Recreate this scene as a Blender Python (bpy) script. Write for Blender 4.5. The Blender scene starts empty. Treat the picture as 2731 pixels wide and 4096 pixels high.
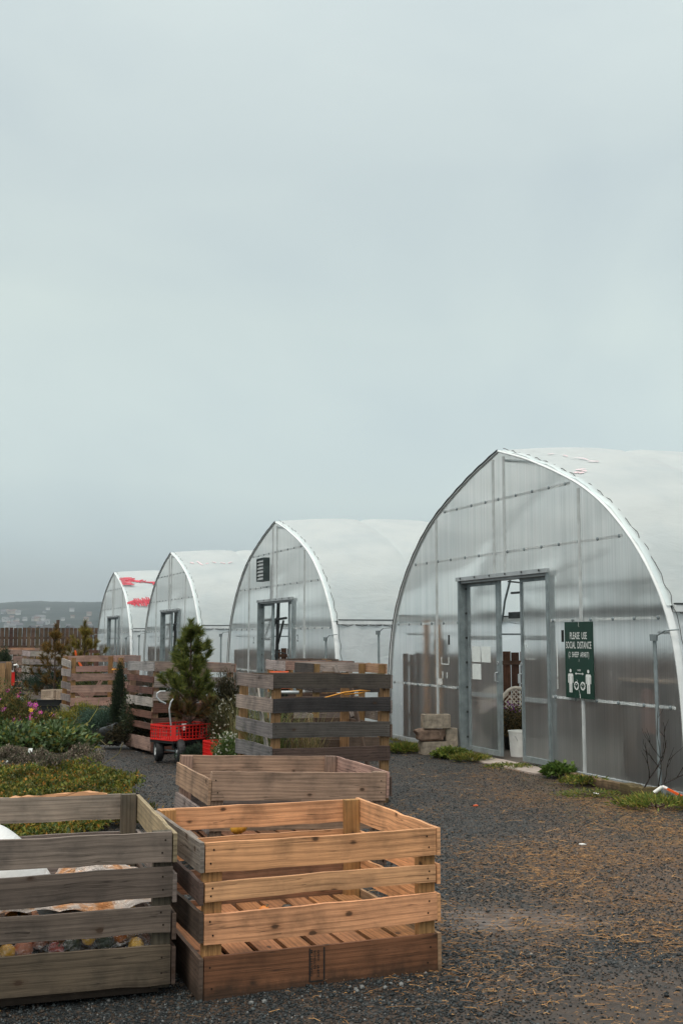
import bpy, math, random
import numpy as np
from mathutils import Vector, Matrix
random.seed(7); rng = np.random.default_rng(7)
SC = bpy.context.scene; COL = SC.collection
PI = math.pi
def V(*a): return Vector(a)

# ------------------------------------------------------------------ materials
def new_mat(name):
    m = bpy.data.materials.new(name); m.use_nodes = True
    nt = m.node_tree; nt.nodes.clear()
    return m, nt
class N:
    """small node helper"""
    def __init__(s, nt): s.nt = nt
    def n(s, t, **kw):
        nd = s.nt.nodes.new(t)
        for k, v in kw.items():
            if k.startswith('i_'):
                nd.inputs[k[2:].replace('_', ' ')].default_value = v
            else: setattr(nd, k, v)
        return nd
    def l(s, a, b): s.nt.links.new(a, b)
    def ramp(s, fac, stops, interp='LINEAR'):
        r = s.n('ShaderNodeValToRGB'); cr = r.color_ramp; cr.interpolation = interp
        while len(cr.elements) < len(stops): cr.elements.new(0.5)
        for e, (p, c) in zip(cr.elements, stops):
            e.position = p; e.color = (*c, 1) if len(c) == 3 else c
        if fac is not None: s.l(fac, r.inputs[0])
        return r.outputs[0]
    def mix(s, fac, a, b, mode='MIX'):
        m = s.n('ShaderNodeMix', data_type='RGBA', blend_type=mode)
        for sock, v in ((m.inputs[0], fac), (m.inputs[6], a), (m.inputs[7], b)):
            if hasattr(v, 'is_linked') or hasattr(v, 'links'): s.l(v, sock)
            elif isinstance(v, (int, float)): sock.default_value = v
            else: sock.default_value = (*v, 1)
        return m.outputs[2]
    def math(s, op, a, b=0.0, clamp=False):
        m = s.n('ShaderNodeMath', operation=op, use_clamp=clamp)
        for sock, v in ((m.inputs[0], a), (m.inputs[1], b)):
            if isinstance(v, (int, float)): sock.default_value = v
            else: s.l(v, sock)
        return m.outputs[0]
    def mapped(s, src, scale, loc=(0, 0, 0)):
        mp = s.n('ShaderNodeMapping'); mp.inputs['Scale'].default_value = scale; mp.inputs['Location'].default_value = loc
        s.l(src, mp.inputs['Vector']); return mp.outputs[0]
    def noise(s, vec, scale, detail=4, rough=.55, dist=0.0):
        t = s.n('ShaderNodeTexNoise'); t.inputs['Scale'].default_value = scale; t.inputs['Detail'].default_value = detail
        t.inputs['Roughness'].default_value = rough; t.inputs['Distortion'].default_value = dist
        if vec is not None: s.l(vec, t.inputs['Vector'])
        return t.outputs[0]
    def bump(s, h, strength=.3, dist=.01):
        b = s.n('ShaderNodeBump'); b.inputs['Strength'].default_value = strength; b.inputs['Distance'].default_value = dist
        s.l(h, b.inputs['Height']); return b.outputs[0]
    def out(s, shader, vol=False):
        o = s.n('ShaderNodeOutputMaterial'); s.l(shader, o.inputs['Volume' if vol else 'Surface'])

def principled(name, col, rough=.6, metal=0.0, noise=.15, nscale=8, bump=0.0, spec=.4):
    m, nt = new_mat(name); h = N(nt)
    tc = h.n('ShaderNodeTexCoord').outputs['Object']
    f = h.noise(tc, nscale, 5)
    lo = tuple(c*(1-noise*1.6) for c in col); hi = tuple(min(1, c*(1+noise)) for c in col)
    c = h.ramp(f, [(.3, lo), (.7, hi)])
    p = h.n('ShaderNodeBsdfPrincipled'); h.l(c, p.inputs['Base Color'])
    p.inputs['Roughness'].default_value = rough; p.inputs['Metallic'].default_value = metal
    p.inputs['Specular IOR Level'].default_value = spec
    if bump: h.l(h.bump(f, bump, .01), p.inputs['Normal'])
    h.out(p.outputs[0]); return m

def wood_mat():
    m, nt = new_mat('weathered_wood'); h = N(nt)
    tone = h.n('ShaderNodeAttribute', attribute_name='Tone').outputs['Color']
    uv = h.n('ShaderNodeUVMap', uv_map='UVMap').outputs[0]
    obj = h.n('ShaderNodeTexCoord').outputs['Object']
    fine = h.noise(h.mapped(uv, (5, 190, 1)), 1, 5, .65)
    bands = h.noise(h.mapped(uv, (1.1, 26, 1)), 1, 3, .5, 1.6)
    wv = h.n('ShaderNodeTexWave', bands_direction='Y'); h.l(h.mapped(uv, (.55, 9, 1)), wv.inputs['Vector'])
    wv.inputs['Scale'].default_value = 1.3; wv.inputs['Distortion'].default_value = 9; wv.inputs['Detail'].default_value = 3
    wv.inputs['Detail Scale'].default_value = .8
    blotch = h.noise(obj, 4.5, 5, .6); big = h.noise(obj, 1.6, 3)
    g1 = h.ramp(fine, [(.25, (.72,)*3), (.62, (1.1,)*3)])
    g2 = h.ramp(bands, [(.3, (.80,)*3), (.65, (1.08,)*3)])
    g3 = h.ramp(wv.outputs['Fac'], [(0, (.78,)*3), (.55, (1.05,)*3)])
    g4 = h.ramp(blotch, [(.3, (.55, .57, .59)), (.5, (.97, .97, .97)), (.75, (1.22, 1.2, 1.17))])
    g5 = h.ramp(big, [(.3, (.85,)*3), (.7, (1.15,)*3)])
    c = tone
    for g in (g1, g2, g3, g4, g5): c = h.mix(1.0, c, g, 'MULTIPLY')
    # knots: sparse voronoi cells
    kv = h.n('ShaderNodeTexVoronoi', voronoi_dimensions='2D'); h.l(h.mapped(uv, (5.2, 8.5, 1)), kv.inputs['Vector']); kv.inputs['Scale'].default_value = 1
    sp = h.n('ShaderNodeSeparateColor'); h.l(kv.outputs['Color'], sp.inputs[0])
    keep = h.math('MULTIPLY', h.math('GREATER_THAN', sp.outputs[0], .86), h.math('ADD', .45, h.math('MULTIPLY', sp.outputs[1], .75)))
    wob = h.math('ADD', kv.outputs['Distance'], h.math('MULTIPLY', h.math('SUBTRACT', fine, .5), .22))
    core = h.math('MULTIPLY', h.math('SUBTRACT', 1.0, h.math('DIVIDE', wob, .13), True), keep, True)
    ring = h.math('MULTIPLY', h.math('SUBTRACT', 1.0, h.math('DIVIDE', wob, .30), True), keep, True)
    c = h.mix(h.math('MULTIPLY', ring, .55), c, h.mix(1.0, c, (.55, .42, .34), 'MULTIPLY'))
    c = h.mix(h.math('MINIMUM', h.math('MULTIPLY', core, 2.2), .85), c, (.045, .026, .016))
    # splits
    cr = h.noise(h.mapped(uv, (.9, 34, 1), (3, 7, 0)), 1, 2, .5, .6)
    ck = h.ramp(cr, [(.488, (0, 0, 0)), (.5, (1, 1, 1)), (.512, (0, 0, 0))])
    cm = h.math('MULTIPLY', ck, h.math('GREATER_THAN', h.noise(h.mapped(uv, (2.2, 5, 1)), 1, 1), .53))
    c = h.mix(h.math('MULTIPLY', cm, .75), c, (.02, .015, .012))
    so_ = h.n('ShaderNodeSeparateXYZ'); h.l(obj, so_.inputs[0])
    dn = h.noise(h.mapped(obj, (1, 1, .5)), 13, 5, .65)
    dm = h.math('SUBTRACT', h.math('MULTIPLY', dn, .16), so_.outputs[2])
    dirt = h.ramp(h.math('ADD', h.math('MULTIPLY', dm, 18), .0), [(0, (0, 0, 0)), (1, (1, 1, 1))])
    c = h.mix(h.math('MULTIPLY', dirt, .72), c, (.028, .020, .014))
    p = h.n('ShaderNodeBsdfPrincipled'); h.l(c, p.inputs['Base Color']); p.inputs['Roughness'].default_value = .78
    p.inputs['Specular IOR Level'].default_value = .25
    hh = h.math('ADD', h.math('MULTIPLY', fine, .6), h.math('MULTIPLY', bands, .6))
    h.l(h.bump(hh, .45, .006), p.inputs['Normal'])
    h.out(p.outputs[0]); return m

def leaf_mat(name='leaf_surface', trans=.35, rough=.55):
    m, nt = new_mat(name); h = N(nt)
    tone = h.n('ShaderNodeAttribute', attribute_name='Tone').outputs['Color']
    p = h.n('ShaderNodeBsdfPrincipled'); h.l(tone, p.inputs['Base Color']); p.inputs['Roughness'].default_value = rough
    p.inputs['Specular IOR Level'].default_value = .3
    t = h.n('ShaderNodeBsdfTranslucent'); h.l(tone, t.inputs['Color'])
    mx = h.n('ShaderNodeMixShader'); mx.inputs[0].default_value = trans
    h.l(p.outputs[0], mx.inputs[1]); h.l(t.outputs[0], mx.inputs[2]); h.out(mx.outputs[0]); return m

def film_mat(name, col=(.855, .918, .918), trans=.62, wr=.3):
    m, nt = new_mat(name); h = N(nt)
    obj = h.n('ShaderNodeTexCoord').outputs['Object']
    wr1 = h.noise(h.mapped(obj, (1.2, .55, 1.2)), 2.2, 4, .6, 1.0)
    wr2 = h.noise(h.mapped(obj, (3, .8, 3)), 3.0, 3, .55, .8)
    st = h.noise(h.mapped(obj, (.7, .7, .7)), 1.2, 5)
    c = h.mix(1.0, (*col,), h.ramp(st, [(.32, (.88, .91, .93)), (.55, (1, 1, 1))]), 'MULTIPLY')
    nb = h.bump(h.math('ADD', wr1, h.math('MULTIPLY', wr2, .5)), wr, .06)
    d = h.n('ShaderNodeBsdfDiffuse'); h.l(c, d.inputs[0]); h.l(nb, d.inputs['Normal'])
    t = h.n('ShaderNodeBsdfTranslucent'); h.l(c, t.inputs[0])
    g = h.n('ShaderNodeBsdfGlossy'); g.inputs['Roughness'].default_value = .32; h.l(nb, g.inputs['Normal'])
    m1 = h.n('ShaderNodeMixShader'); m1.inputs[0].default_value = trans
    h.l(d.outputs[0], m1.inputs[1]); h.l(t.outputs[0], m1.inputs[2])
    m2 = h.n('ShaderNodeMixShader'); lw = h.n('ShaderNodeLayerWeight'); lw.inputs['Blend'].default_value = .25
    h.l(h.math('MULTIPLY', lw.outputs['Fresnel'], .5), m2.inputs[0])
    h.l(m1.outputs[0], m2.inputs[1]); h.l(g.outputs[0], m2.inputs[2]); h.out(m2.outputs[0]); return m

def poly_mat():
    """cloudy twin-wall polycarbonate: blurred see-through plus milky scatter"""
    m, nt = new_mat('cloudy_polycarbonate'); h = N(nt)
    obj = h.n('ShaderNodeTexCoord').outputs['Object']
    streak = h.noise(h.mapped(obj, (9, 1, .35)), 1.0, 5, .62)
    fl = h.noise(h.mapped(obj, (55, 1, .2)), 1.0, 2, .5)
    dirt = h.noise(h.mapped(obj, (2.2, 1, 1.4)), 1.0, 5, .65)
    tint = h.ramp(streak, [(.2, (.82, .85, .845)), (.6, (1.0, 1.0, 1.0))])
    tint = h.mix(1.0, tint, h.ramp(fl, [(.3, (.86,)*3), (.65, (1, 1, 1))]), 'MULTIPLY')
    nb = h.bump(fl, .35, .01)
    rf = h.n('ShaderNodeBsdfRefraction'); rf.inputs['IOR'].default_value = 1.12; rf.inputs['Roughness'].default_value = .33
    h.l(tint, rf.inputs['Color']); h.l(nb, rf.inputs['Normal'])
    tl = h.n('ShaderNodeBsdfTranslucent'); h.l(tint, tl.inputs['Color'])
    df = h.n('ShaderNodeBsdfDiffuse'); h.l(h.ramp(dirt, [(.3, (.55, .56, .54)), (.7, (.80, .83, .83))]), df.inputs['Color'])
    gl = h.n('ShaderNodeBsdfGlossy'); gl.inputs['Roughness'].default_value = .12; gl.inputs['Color'].default_value = (.9, .9, .9, 1)
    a = h.n('ShaderNodeMixShader'); h.l(h.math('ADD', .04, h.math('MULTIPLY', dirt, .16)), a.inputs[0])
    h.l(rf.outputs[0], a.inputs[1]); h.l(tl.outputs[0], a.inputs[2])
    b = h.n('ShaderNodeMixShader'); h.l(h.math('ADD', .02, h.math('MULTIPLY', streak, .11)), b.inputs[0])
    h.l(a.outputs[0], b.inputs[1]); h.l(df.outputs[0], b.inputs[2])
    c = h.n('ShaderNodeMixShader'); lw = h.n('ShaderNodeLayerWeight'); lw.inputs['Blend'].default_value = .15
    h.l(h.math('MULTIPLY', lw.outputs['Fresnel'], .45), c.inputs[0])
    h.l(b.outputs[0], c.inputs[1]); h.l(gl.outputs[0], c.inputs[2]); h.out(c.outputs[0]); return m

def clear_film_mat():
    m, nt = new_mat('clear_stretch_film'); h = N(nt)
    obj = h.n('ShaderNodeTexCoord').outputs['Object']
    wr = h.noise(h.mapped(obj, (6, 14, 14)), 1.5, 4, .6, 1.5)
    nb = h.bump(wr, .9, .03)
    t = h.n('ShaderNodeBsdfTransparent'); t.inputs[0].default_value = (.93, .93, .93, 1)
    g = h.n('ShaderNodeBsdfGlossy'); g.inputs['Roughness'].default_value = .16; h.l(nb, g.inputs['Normal'])
    d = h.n('ShaderNodeBsdfDiffuse'); d.inputs[0].default_value = (.75, .70, .66, 1); h.l(nb, d.inputs['Normal'])
    a = h.n('ShaderNodeMixShader'); h.l(h.ramp(wr, [(.5, (.0,)*3), (.62, (.06,)*3), (.70, (.55,)*3)]), a.inputs[0]); h.l(t.outputs[0], a.inputs[1]); h.l(d.outputs[0], a.inputs[2])
    b = h.n('ShaderNodeMixShader'); b.inputs[0].default_value = .08; h.l(a.outputs[0], b.inputs[1]); h.l(g.outputs[0], b.inputs[2])
    h.out(b.outputs[0]); return m

def ground_mat():
    m, nt = new_mat('gravel_yard'); h = N(nt)
    obj = h.n('ShaderNodeTexCoord').outputs['Object']
    vor = h.n('ShaderNodeTexVoronoi'); h.l(obj, vor.inputs['Vector']); vor.inputs['Scale'].default_value = 58
    vs = h.n('ShaderNodeSeparateColor'); h.l(vor.outputs['Color'], vs.inputs[0])
    grav = h.ramp(vs.outputs[0], [(0, (.003, .0045, .005)), (.5, (.011, .014, .015)), (.85, (.029, .034, .035)), (1, (.075, .078, .076))])
    grav = h.mix(h.math('MULTIPLY', h.math('GREATER_THAN', vs.outputs[1], .74), .8), grav, (.075, .05, .032))
    mudc = h.ramp(h.noise(obj, 7, 6, .65), [(.3, (.018, .013, .010)), (.7, (.072, .049, .034))])
    sx = h.n('ShaderNodeSeparateXYZ'); h.l(obj, sx.inputs[0])
    X, Y = sx.outputs[0], sx.outputs[1]
    def blob(cx, cy, rx, ry):
        a = h.math('DIVIDE', h.math('SUBTRACT', X, cx), rx); b = h.math('DIVIDE', h.math('SUBTRACT', Y, cy), ry)
        return h.math('SUBTRACT', 1.0, h.math('SQRT', h.math('ADD', h.math('MULTIPLY', a, a), h.math('MULTIPLY', b, b))), True)
    rag = h.noise(obj, 2.3, 6, .65)
    mb = h.math('ADD', h.math('ADD', blob(1.0, 6.95, 1.15, .75), blob(1.35, 5.2, .9, .95)), h.math('ADD', blob(.4, 4.8, 1.2, .5), blob(2.6, 8.0, 1.5, 2.0)))
    mb = h.math('ADD', h.math('MULTIPLY', mb, .85), h.math('MULTIPLY', blob(.9, 4.3, 3.5, 1.6), .55))
    mb = h.math('ADD', mb, h.math('MULTIPLY', blob(2.6, 12.5, 1.2, 3.5), .5))
    mb = h.math('ADD', mb, h.math('MULTIPLY', blob(2.3, 8.4, 1.2, 2.6), .45))
    mb = h.math('ADD', mb, h.math('MULTIPLY', blob(1.6, 5.6, 1.4, 1.6), .3))
    mm = h.math('ADD', mb, h.math('SUBTRACT', h.math('MULTIPLY', rag, 1.5), .75))
    fine = h.noise(obj, 24, 5, .7)
    mm = h.math('ADD', mm, h.math('MULTIPLY', h.math('SUBTRACT', fine, .5), 1.1))
    mask = h.ramp(mm, [(.18, (0, 0, 0)), (.5, (1, 1, 1))])
    c = h.mix(h.math('MULTIPLY', mask, .9), grav, mudc)
    # paler streaked colour over the puddle patch
    puddle_pale = h.math('MULTIPLY', h.math('MULTIPLY', blob(.98, 6.93, .75, .32), 2.4, True), h.ramp(h.noise(h.mapped(obj, (1, 4, 1)), 4, 4, .6), [(.42, (0, 0, 0)), (.62, (1, 1, 1))]))
    c = h.mix(h.math('MULTIPLY', puddle_pale, .8), c, (.175, .145, .128))
    # trampled straw dust and thin moss
    sd = h.noise(h.mapped(obj, (14, 26, 1)), 1.5, 4, .7)
    sm = h.math('MULTIPLY', h.ramp(sd, [(.44, (0, 0, 0)), (.62, (1, 1, 1))]), h.ramp(h.math('ADD', rag, h.math('MULTIPLY', h.math('ADD', blob(2.3, 8.2, 1.8, 2.4), blob(2.6, 12.6, 1.5, 3.5)), .5)), [(.5, (0, 0, 0)), (.85, (1, 1, 1))]))
    c = h.mix(h.math('MULTIPLY', sm, .9), c, (.16, .08, .03))
    ms = h.math('MULTIPLY', blob(2.75, 12.6, .9, 4.2), h.ramp(h.noise(obj, 9, 5, .7), [(.5, (0, 0, 0)), (.62, (1, 1, 1))]))
    c = h.mix(h.math('MULTIPLY', ms, .9), c, (.075, .085, .022))
    c = h.mix(1.0, c, h.ramp(h.noise(obj, .9, 4), [(.3, (.75,)*3), (.7, (1.2,)*3)]), 'MULTIPLY')
    c = h.mix(1.0, c, (.80, .80, .81), 'MULTIPLY')
    p = h.n('ShaderNodeBsdfPrincipled'); h.l(c, p.inputs['Base Color'])
    h.l(h.mix(mask, (.62,)*3, (.5,)*3), p.inputs['Roughness']); p.inputs['Specular IOR Level'].default_value = .35
    ht = h.math('SUBTRACT', h.math('MULTIPLY', h.math('SUBTRACT', 1.0, vor.outputs['Distance']), h.math('SUBTRACT', 1.0, h.math('MULTIPLY', mask, .8))), h.math('MULTIPLY', fine, -.6))
    h.l(h.bump(ht, .8, .012), p.inputs['Normal'])
    h.out(p.outputs[0]); return m

M = {}
M['wood'] = wood_mat(); M['leaf'] = leaf_mat(); M['needle'] = leaf_mat('needle_surface', .25, .8)
M['film'] = film_mat('white_greenhouse_film'); M['curtain'] = film_mat('side_curtain_film', (.86, .91, .925), .66, .5)
M['poly'] = poly_mat(); M['clear'] = clear_film_mat(); M['ground'] = ground_mat()
M['alu'] = principled('dull_aluminium', (.40, .43, .44), .5, .35, .12, 5)
M['steel'] = principled('galvanised_steel', (.24, .28, .29), .5, .4, .16, 9)
M['darksteel'] = principled('dark_steel', (.055, .06, .062), .55, .3, .2, 6)
M['whitetrim'] = principled('white_vinyl_trim', (.66, .69, .69), .5, 0, .07, 6, .25)
M['black'] = principled('black_plastic', (.012, .013, .014), .45, 0, .2, 10)
M['rubber'] = principled('tyre_rubber', (.017, .017, .018), .7, 0, .25, 12, .3)
M['red'] = principled('red_plastic', (.62, .020, .016), .42, 0, .12, 4)
M['tape'] = principled('red_tape', (.45, .03, .055), .55, 0, .25, 5)
M['fadedtape'] = principled('faded_pink_tape', (.62, .49, .51), .6, 0, .35, 9)
M['orange'] = principled('orange_plastic', (.72, .11, .02), .45, 0, .12, 5)
M['white'] = principled('white_plastic', (.72, .72, .69), .45, 0, .1, 6)
M['cream'] = principled('cream_resin', (.50, .44, .38), .5, 0, .08, 5)
M['beige'] = principled('beige_basket', (.42, .33, .25), .6, 0, .2, 7)
M['block'] = principled('concrete_block', (.27, .23, .18), .9, 0, .3, 14, .6)
M['rock'] = principled('brown_rock', (.17, .115, .085), .9, 0, .35, 9, .9)
M['slab'] = principled('concrete_slab', (.36, .30, .26), .85, 0, .2, 6, .3)
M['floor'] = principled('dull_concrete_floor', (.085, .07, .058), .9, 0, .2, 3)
M['batten'] = principled('satin_batten', (.50, .53, .53), .5, .05, .1, 6)
M['girt'] = principled('pale_girt', (.70, .73, .73), .5, 0, .1, 6)
M['signgreen'] = principled('dark_green_sign', (.006, .034, .022), .45, 0, .12, 4)
M['signwhite'] = principled('sign_white_print', (.66, .68, .66), .5, 0, .05, 30)
M['ink'] = principled('black_ink', (.012, .011, .01), .7, 0, .3, 30)
M['paper'] = principled('white_paper', (.62, .66, .64), .7, 0, .06, 12)
M['hub'] = principled('white_wheel_hub', (.50, .52, .52), .5, 0, .15, 8)
M['vent'] = principled('dark_green_grey_vent', (.045, .062, .062), .5, .2, .15, 6)
M['louver'] = principled('grey_louver', (.34, .36, .36), .5, .2, .15, 8)
M['soil'] = principled('potting_soil', (.03, .022, .016), .95, 0, .4, 30, .8)
M['wall'] = principled('house_wall', (.42, .42, .40), .8, 0, .1, .1)
M['roofing'] = principled('house_roof', (.085, .085, .09), .8, 0, .1, .1)
M['hill'] = None
M['bark'] = principled('bark', (.09, .06, .045), .9, 0, .35, 20, .5)
M['squash'] = None

def tone_mat(name, rough=.5, nscale=8, spec=.4):
    m, nt = new_mat(name); h = N(nt)
    tone = h.n('ShaderNodeAttribute', attribute_name='Tone').outputs['Color']
    obj = h.n('ShaderNodeTexCoord').outputs['Object']
    c = h.mix(1.0, tone, h.ramp(h.noise(obj, nscale, 5), [(.3, (.7,)*3), (.7, (1.2,)*3)]), 'MULTIPLY')
    p = h.n('ShaderNodeBsdfPrincipled'); h.l(c, p.inputs['Base Color']); p.inputs['Roughness'].default_value = rough
    p.inputs['Specular IOR Level'].default_value = spec
    h.out(p.outputs[0]); return m
M['squash'] = tone_mat('gourd_skin', .4, 12); M['stone'] = tone_mat('gravel_stone', .6, 60, .35); M['straw'] = tone_mat('dry_straw', .7, 40, .2)
def hill_mat():
    m, nt = new_mat('forested_hill'); h = N(nt)
    obj = h.n('ShaderNodeTexCoord').outputs['Object']
    n1 = h.noise(obj, .004, 6, .7); n2 = h.noise(obj, .03, 4, .7)
    c = h.mix(1.0, h.ramp(n1, [(.35, (.018, .027, .026)), (.6, (.042, .05, .046)), (.75, (.07, .072, .065))]), h.ramp(n2, [(.3, (.6,)*3), (.7, (1.3,)*3)]), 'MULTIPLY')
    p = h.n('ShaderNodeBsdfDiffuse'); h.l(c, p.inputs[0]); h.out(p.outputs[0]); return m
M['hill'] = hill_mat()

# ------------------------------------------------------------------ mesh helpers
def np_obj(name, verts, faces, mat, parent=None, tones=None, uvs=None, smooth=False):
    """verts (n,3); faces (m,k) array or list of tuples; tones per face; uvs per loop"""
    me = bpy.data.meshes.new(name)
    verts = np.asarray(verts, dtype=np.float32)
    if isinstance(faces, np.ndarray):
        m, k = faces.shape
        me.vertices.add(len(verts)); me.vertices.foreach_set('co', verts.ravel())
        me.loops.add(m*k); me.loops.foreach_set('vertex_index', faces.astype(np.int32).ravel())
        me.polygons.add(m); me.polygons.foreach_set('loop_start', np.arange(0, m*k, k, dtype=np.int32))
        me.update(calc_edges=True); lens = np.full(m, k)
    else:
        me.from_pydata(verts.tolist(), [], [tuple(f) for f in faces]); lens = np.array([len(f) for f in faces])
    if tones is not None:
        at = me.color_attributes.new('Tone', 'FLOAT_COLOR', 'CORNER')
        t = np.asarray(tones, dtype=np.float32); t4 = np.ones((len(t), 4), np.float32); t4[:, :3] = t
        at.data.foreach_set('color', np.repeat(t4, lens, axis=0).ravel())
    if uvs is not None:
        ul = me.uv_layers.new(name='UVMap'); ul.data.foreach_set('uv', np.asarray(uvs, dtype=np.float32).ravel())
    if smooth: me.polygons.foreach_set('use_smooth', np.ones(len(me.polygons), bool))
    me.validate(); me.update()
    o = bpy.data.objects.new(name, me); COL.objects.link(o)
    if mat: me.materials.append(mat)
    if parent: o.parent = parent
    return o

class MB:
    def __init__(s): s.v = []; s.f = []; s.t = []; s.uv = []
    def add(s, vs, fs, tone=(1, 1, 1), uv=None):
        b = len(s.v); s.v += [tuple(p) for p in vs]
        for i, f in enumerate(fs):
            s.f.append(tuple(b+k for k in f)); s.t.append(tone)
            if uv is not None: s.uv += uv[i]
            else: s.uv += [(0, 0)]*len(f)
    def box(s, c, size, tone=(1, 1, 1), rot=None):
        x, y, z = (d/2 for d in size)
        P = [Vector(p) for p in ((-x, -y, -z), (x, -y, -z), (x, y, -z), (-x, y, -z), (-x, -y, z), (x, -y, z), (x, y, z), (-x, y, z))]
        if rot is not None: P = [rot @ p for p in P]
        P = [p+Vector(c) for p in P]
        s.add(P, [(0, 3, 2, 1), (4, 5, 6, 7), (0, 1, 5, 4), (1, 2, 6, 5), (2, 3, 7, 6), (3, 0, 4, 7)], tone)
    def box2(s, a, b, tone=(1, 1, 1)):
        s.box([(p+q)/2 for p, q in zip(a, b)], [abs(q-p) for p, q in zip(a, b)], tone)
    def tube(s, pts, r, n=8, tone=(1, 1, 1), caps=True, closed=False):
        pts = [Vector(p) for p in pts]; k = len(pts); rs = r if isinstance(r, (list, tuple)) else [r]*k
        vs = []; up = None
        for i, p in enumerate(pts):
            if closed: d = pts[(i+1) % k]-pts[i-1]
            else: d = pts[min(i+1, k-1)]-pts[max(i-1, 0)]
            d.normalize()
            if up is None or abs(up.dot(d)) > .98: up = Vector((0, 0, 1)) if abs(d.z) < .9 else Vector((1, 0, 0))
            a = d.cross(up); a.normalize(); b = a.cross(d); up = b
            for j in range(n):
                an = 2*PI*j/n; vs.append(p+a*(math.cos(an)*rs[i])+b*(math.sin(an)*rs[i]))
        fs = []
        for i in range(k if closed else k-1):
            for j in range(n):
                i2 = (i+1) % k
                fs.append((i*n+j, i*n+(j+1) % n, i2*n+(j+1) % n, i2*n+j))
        if caps and not closed:
            fs.append(tuple(range(n-1, -1, -1))); fs.append(tuple((k-1)*n+j for j in range(n)))
        s.add(vs, fs, tone)
    def lathe(s, prof, n=20, c=(0, 0, 0), tone=(1, 1, 1), rot=None, ribs=0, ribamp=0):
        vs = []
        for (r, z) in prof:
            for j in range(n):
                a = 2*PI*j/n; rr = r*(1+ribamp*math.cos(ribs*a)) if ribs else r
                p = Vector((rr*math.cos(a), rr*math.sin(a), z))
                if rot is not None: p = rot @ p
                vs.append(p+Vector(c))
        fs = [(i*n+j, i*n+(j+1) % n, (i+1)*n+(j+1) % n, (i+1)*n+j) for i in range(len(prof)-1) for j in range(n)]
        s.add(vs, fs, tone)
    def build(s, name, mat, parent=None, smooth=False, uv=False, tone=False):
        return np_obj(name, s.v, s.f, mat, parent, s.t if tone else None, s.uv if uv else None, smooth)

def slat(mb, o, a, u, n, L, Hh, T, tone, warp=.004, rough=.002, segs=8, nails=True):
    """a board: o = corner, a/u/n unit axes (length, height, thickness)"""
    o, a, u, n = (Vector(p) for p in (o, a, u, n))
    u0, v0 = random.uniform(0, 40), random.uniform(0, 40)
    sk = random.uniform(-warp, warp); bow = random.uniform(-warp, warp); cup = random.uniform(-warp, warp)
    e0, e1 = random.uniform(-.004, .004), random.uniform(-.004, .004)
    vs = []
    for i in range(segs+1):
        t = i/segs; x = t*L + (e0 if i == 0 else e1 if i == segs else 0)
        dz = sk*(t-.5)*2 + bow*math.sin(PI*t); dn = cup*math.sin(PI*t)
        j = [random.gauss(0, rough) for _ in range(2)]
        for (zz, nn, jj) in ((0, 0, j[0]), (Hh, 0, j[1]), (Hh, T, j[1]), (0, T, j[0])):
            vs.append(o+a*x+u*(zz+dz+jj)+n*(nn+dn))
    fs = []; uv = []
    per = [0, Hh, Hh+T, 2*Hh+T, 2*Hh+2*T]
    for i in range(segs):
        xa, xb = u0+L*i/segs, u0+L*(i+1)/segs
        for k in range(4):
            k2 = (k+1) % 4
            fs.append((i*4+k, (i+1)*4+k, (i+1)*4+k2, i*4+k2))
            uv.append([(xa, v0+per[k]), (xb, v0+per[k]), (xb, v0+per[k+1]), (xa, v0+per[k+1])])
    fs.append((0, 1, 2, 3)); uv.append([(u0, v0), (u0, v0+Hh), (u0+.03, v0+Hh), (u0+.03, v0)])
    b = segs*4; fs.append((b+3, b+2, b+1, b)); uv.append([(u0+.03, v0), (u0+.03, v0+Hh), (u0, v0+Hh), (u0, v0)])
    mb.add(vs, fs, tone, uv)
    if nails:
        for x in (.035, L-.045):
            for z in (.28, .72):
                c = o+a*(x+random.uniform(-.01, .01))+u*(Hh*z+random.uniform(-.008, .008)+sk*(x/L-.5)*2)-n*.0005
                r = .0052
                mb.add([c+a*r*math.cos(q)+u*r*math.sin(q)-n*.0015 for q in [k*PI/3 for k in range(6)]], [tuple(range(6))], (.03, .018, .012))

def tag(o, label=None, cat=None, group=None, kind=None):
    if label: o['label'] = label
    if cat: o['category'] = cat
    if group: o['group'] = group
    if kind: o['kind'] = kind
    return o
def thing(name, label, cat, loc=(0, 0, 0), rotz=0, group=None):
    o = bpy.data.objects.new(name, None); COL.objects.link(o); o.empty_display_size = .1
    o.location = loc; o.rotation_euler = (0, 0, rotz)
    return tag(o, label, cat, group)
def jit(c, s=.12):
    k = 1+random.uniform(-s, s); return tuple(max(0, x*k*(1+random.uniform(-s*.25, s*.25))) for x in c)

def unit(a): return a/np.maximum(np.linalg.norm(a, axis=-1, keepdims=True), 1e-9)
def leaves(name, P, D, L, W, cols, parent, mat, fold=.25, kind=None):
    n = len(P); P = np.asarray(P, float); D = unit(np.asarray(D, float))
    L = np.broadcast_to(L, (n,))[:, None]; W = np.broadcast_to(W, (n,))[:, None]
    R = rng.normal(size=(n, 3)); S = unit(np.cross(D, R)); U = np.cross(S, D)
    U *= np.sign(U[:, 2:3]+1e-6); 
    v = np.stack([P, P+D*L*.45+S*W*.5+U*W*fold, P+D*L-U*W*fold, P+D*L*.45-S*W*.5+U*W*fold], 1).reshape(-1, 3)
    b = np.arange(n)[:, None]*4
    f = np.concatenate([b+np.array([[0, 1, 2]]), b+np.array([[0, 2, 3]])], 1).reshape(-1, 3)
    o = np_obj(name, v, f, mat, parent, np.repeat(cols, 2, axis=0))
    if kind: o['kind'] = kind
    return o
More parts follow.
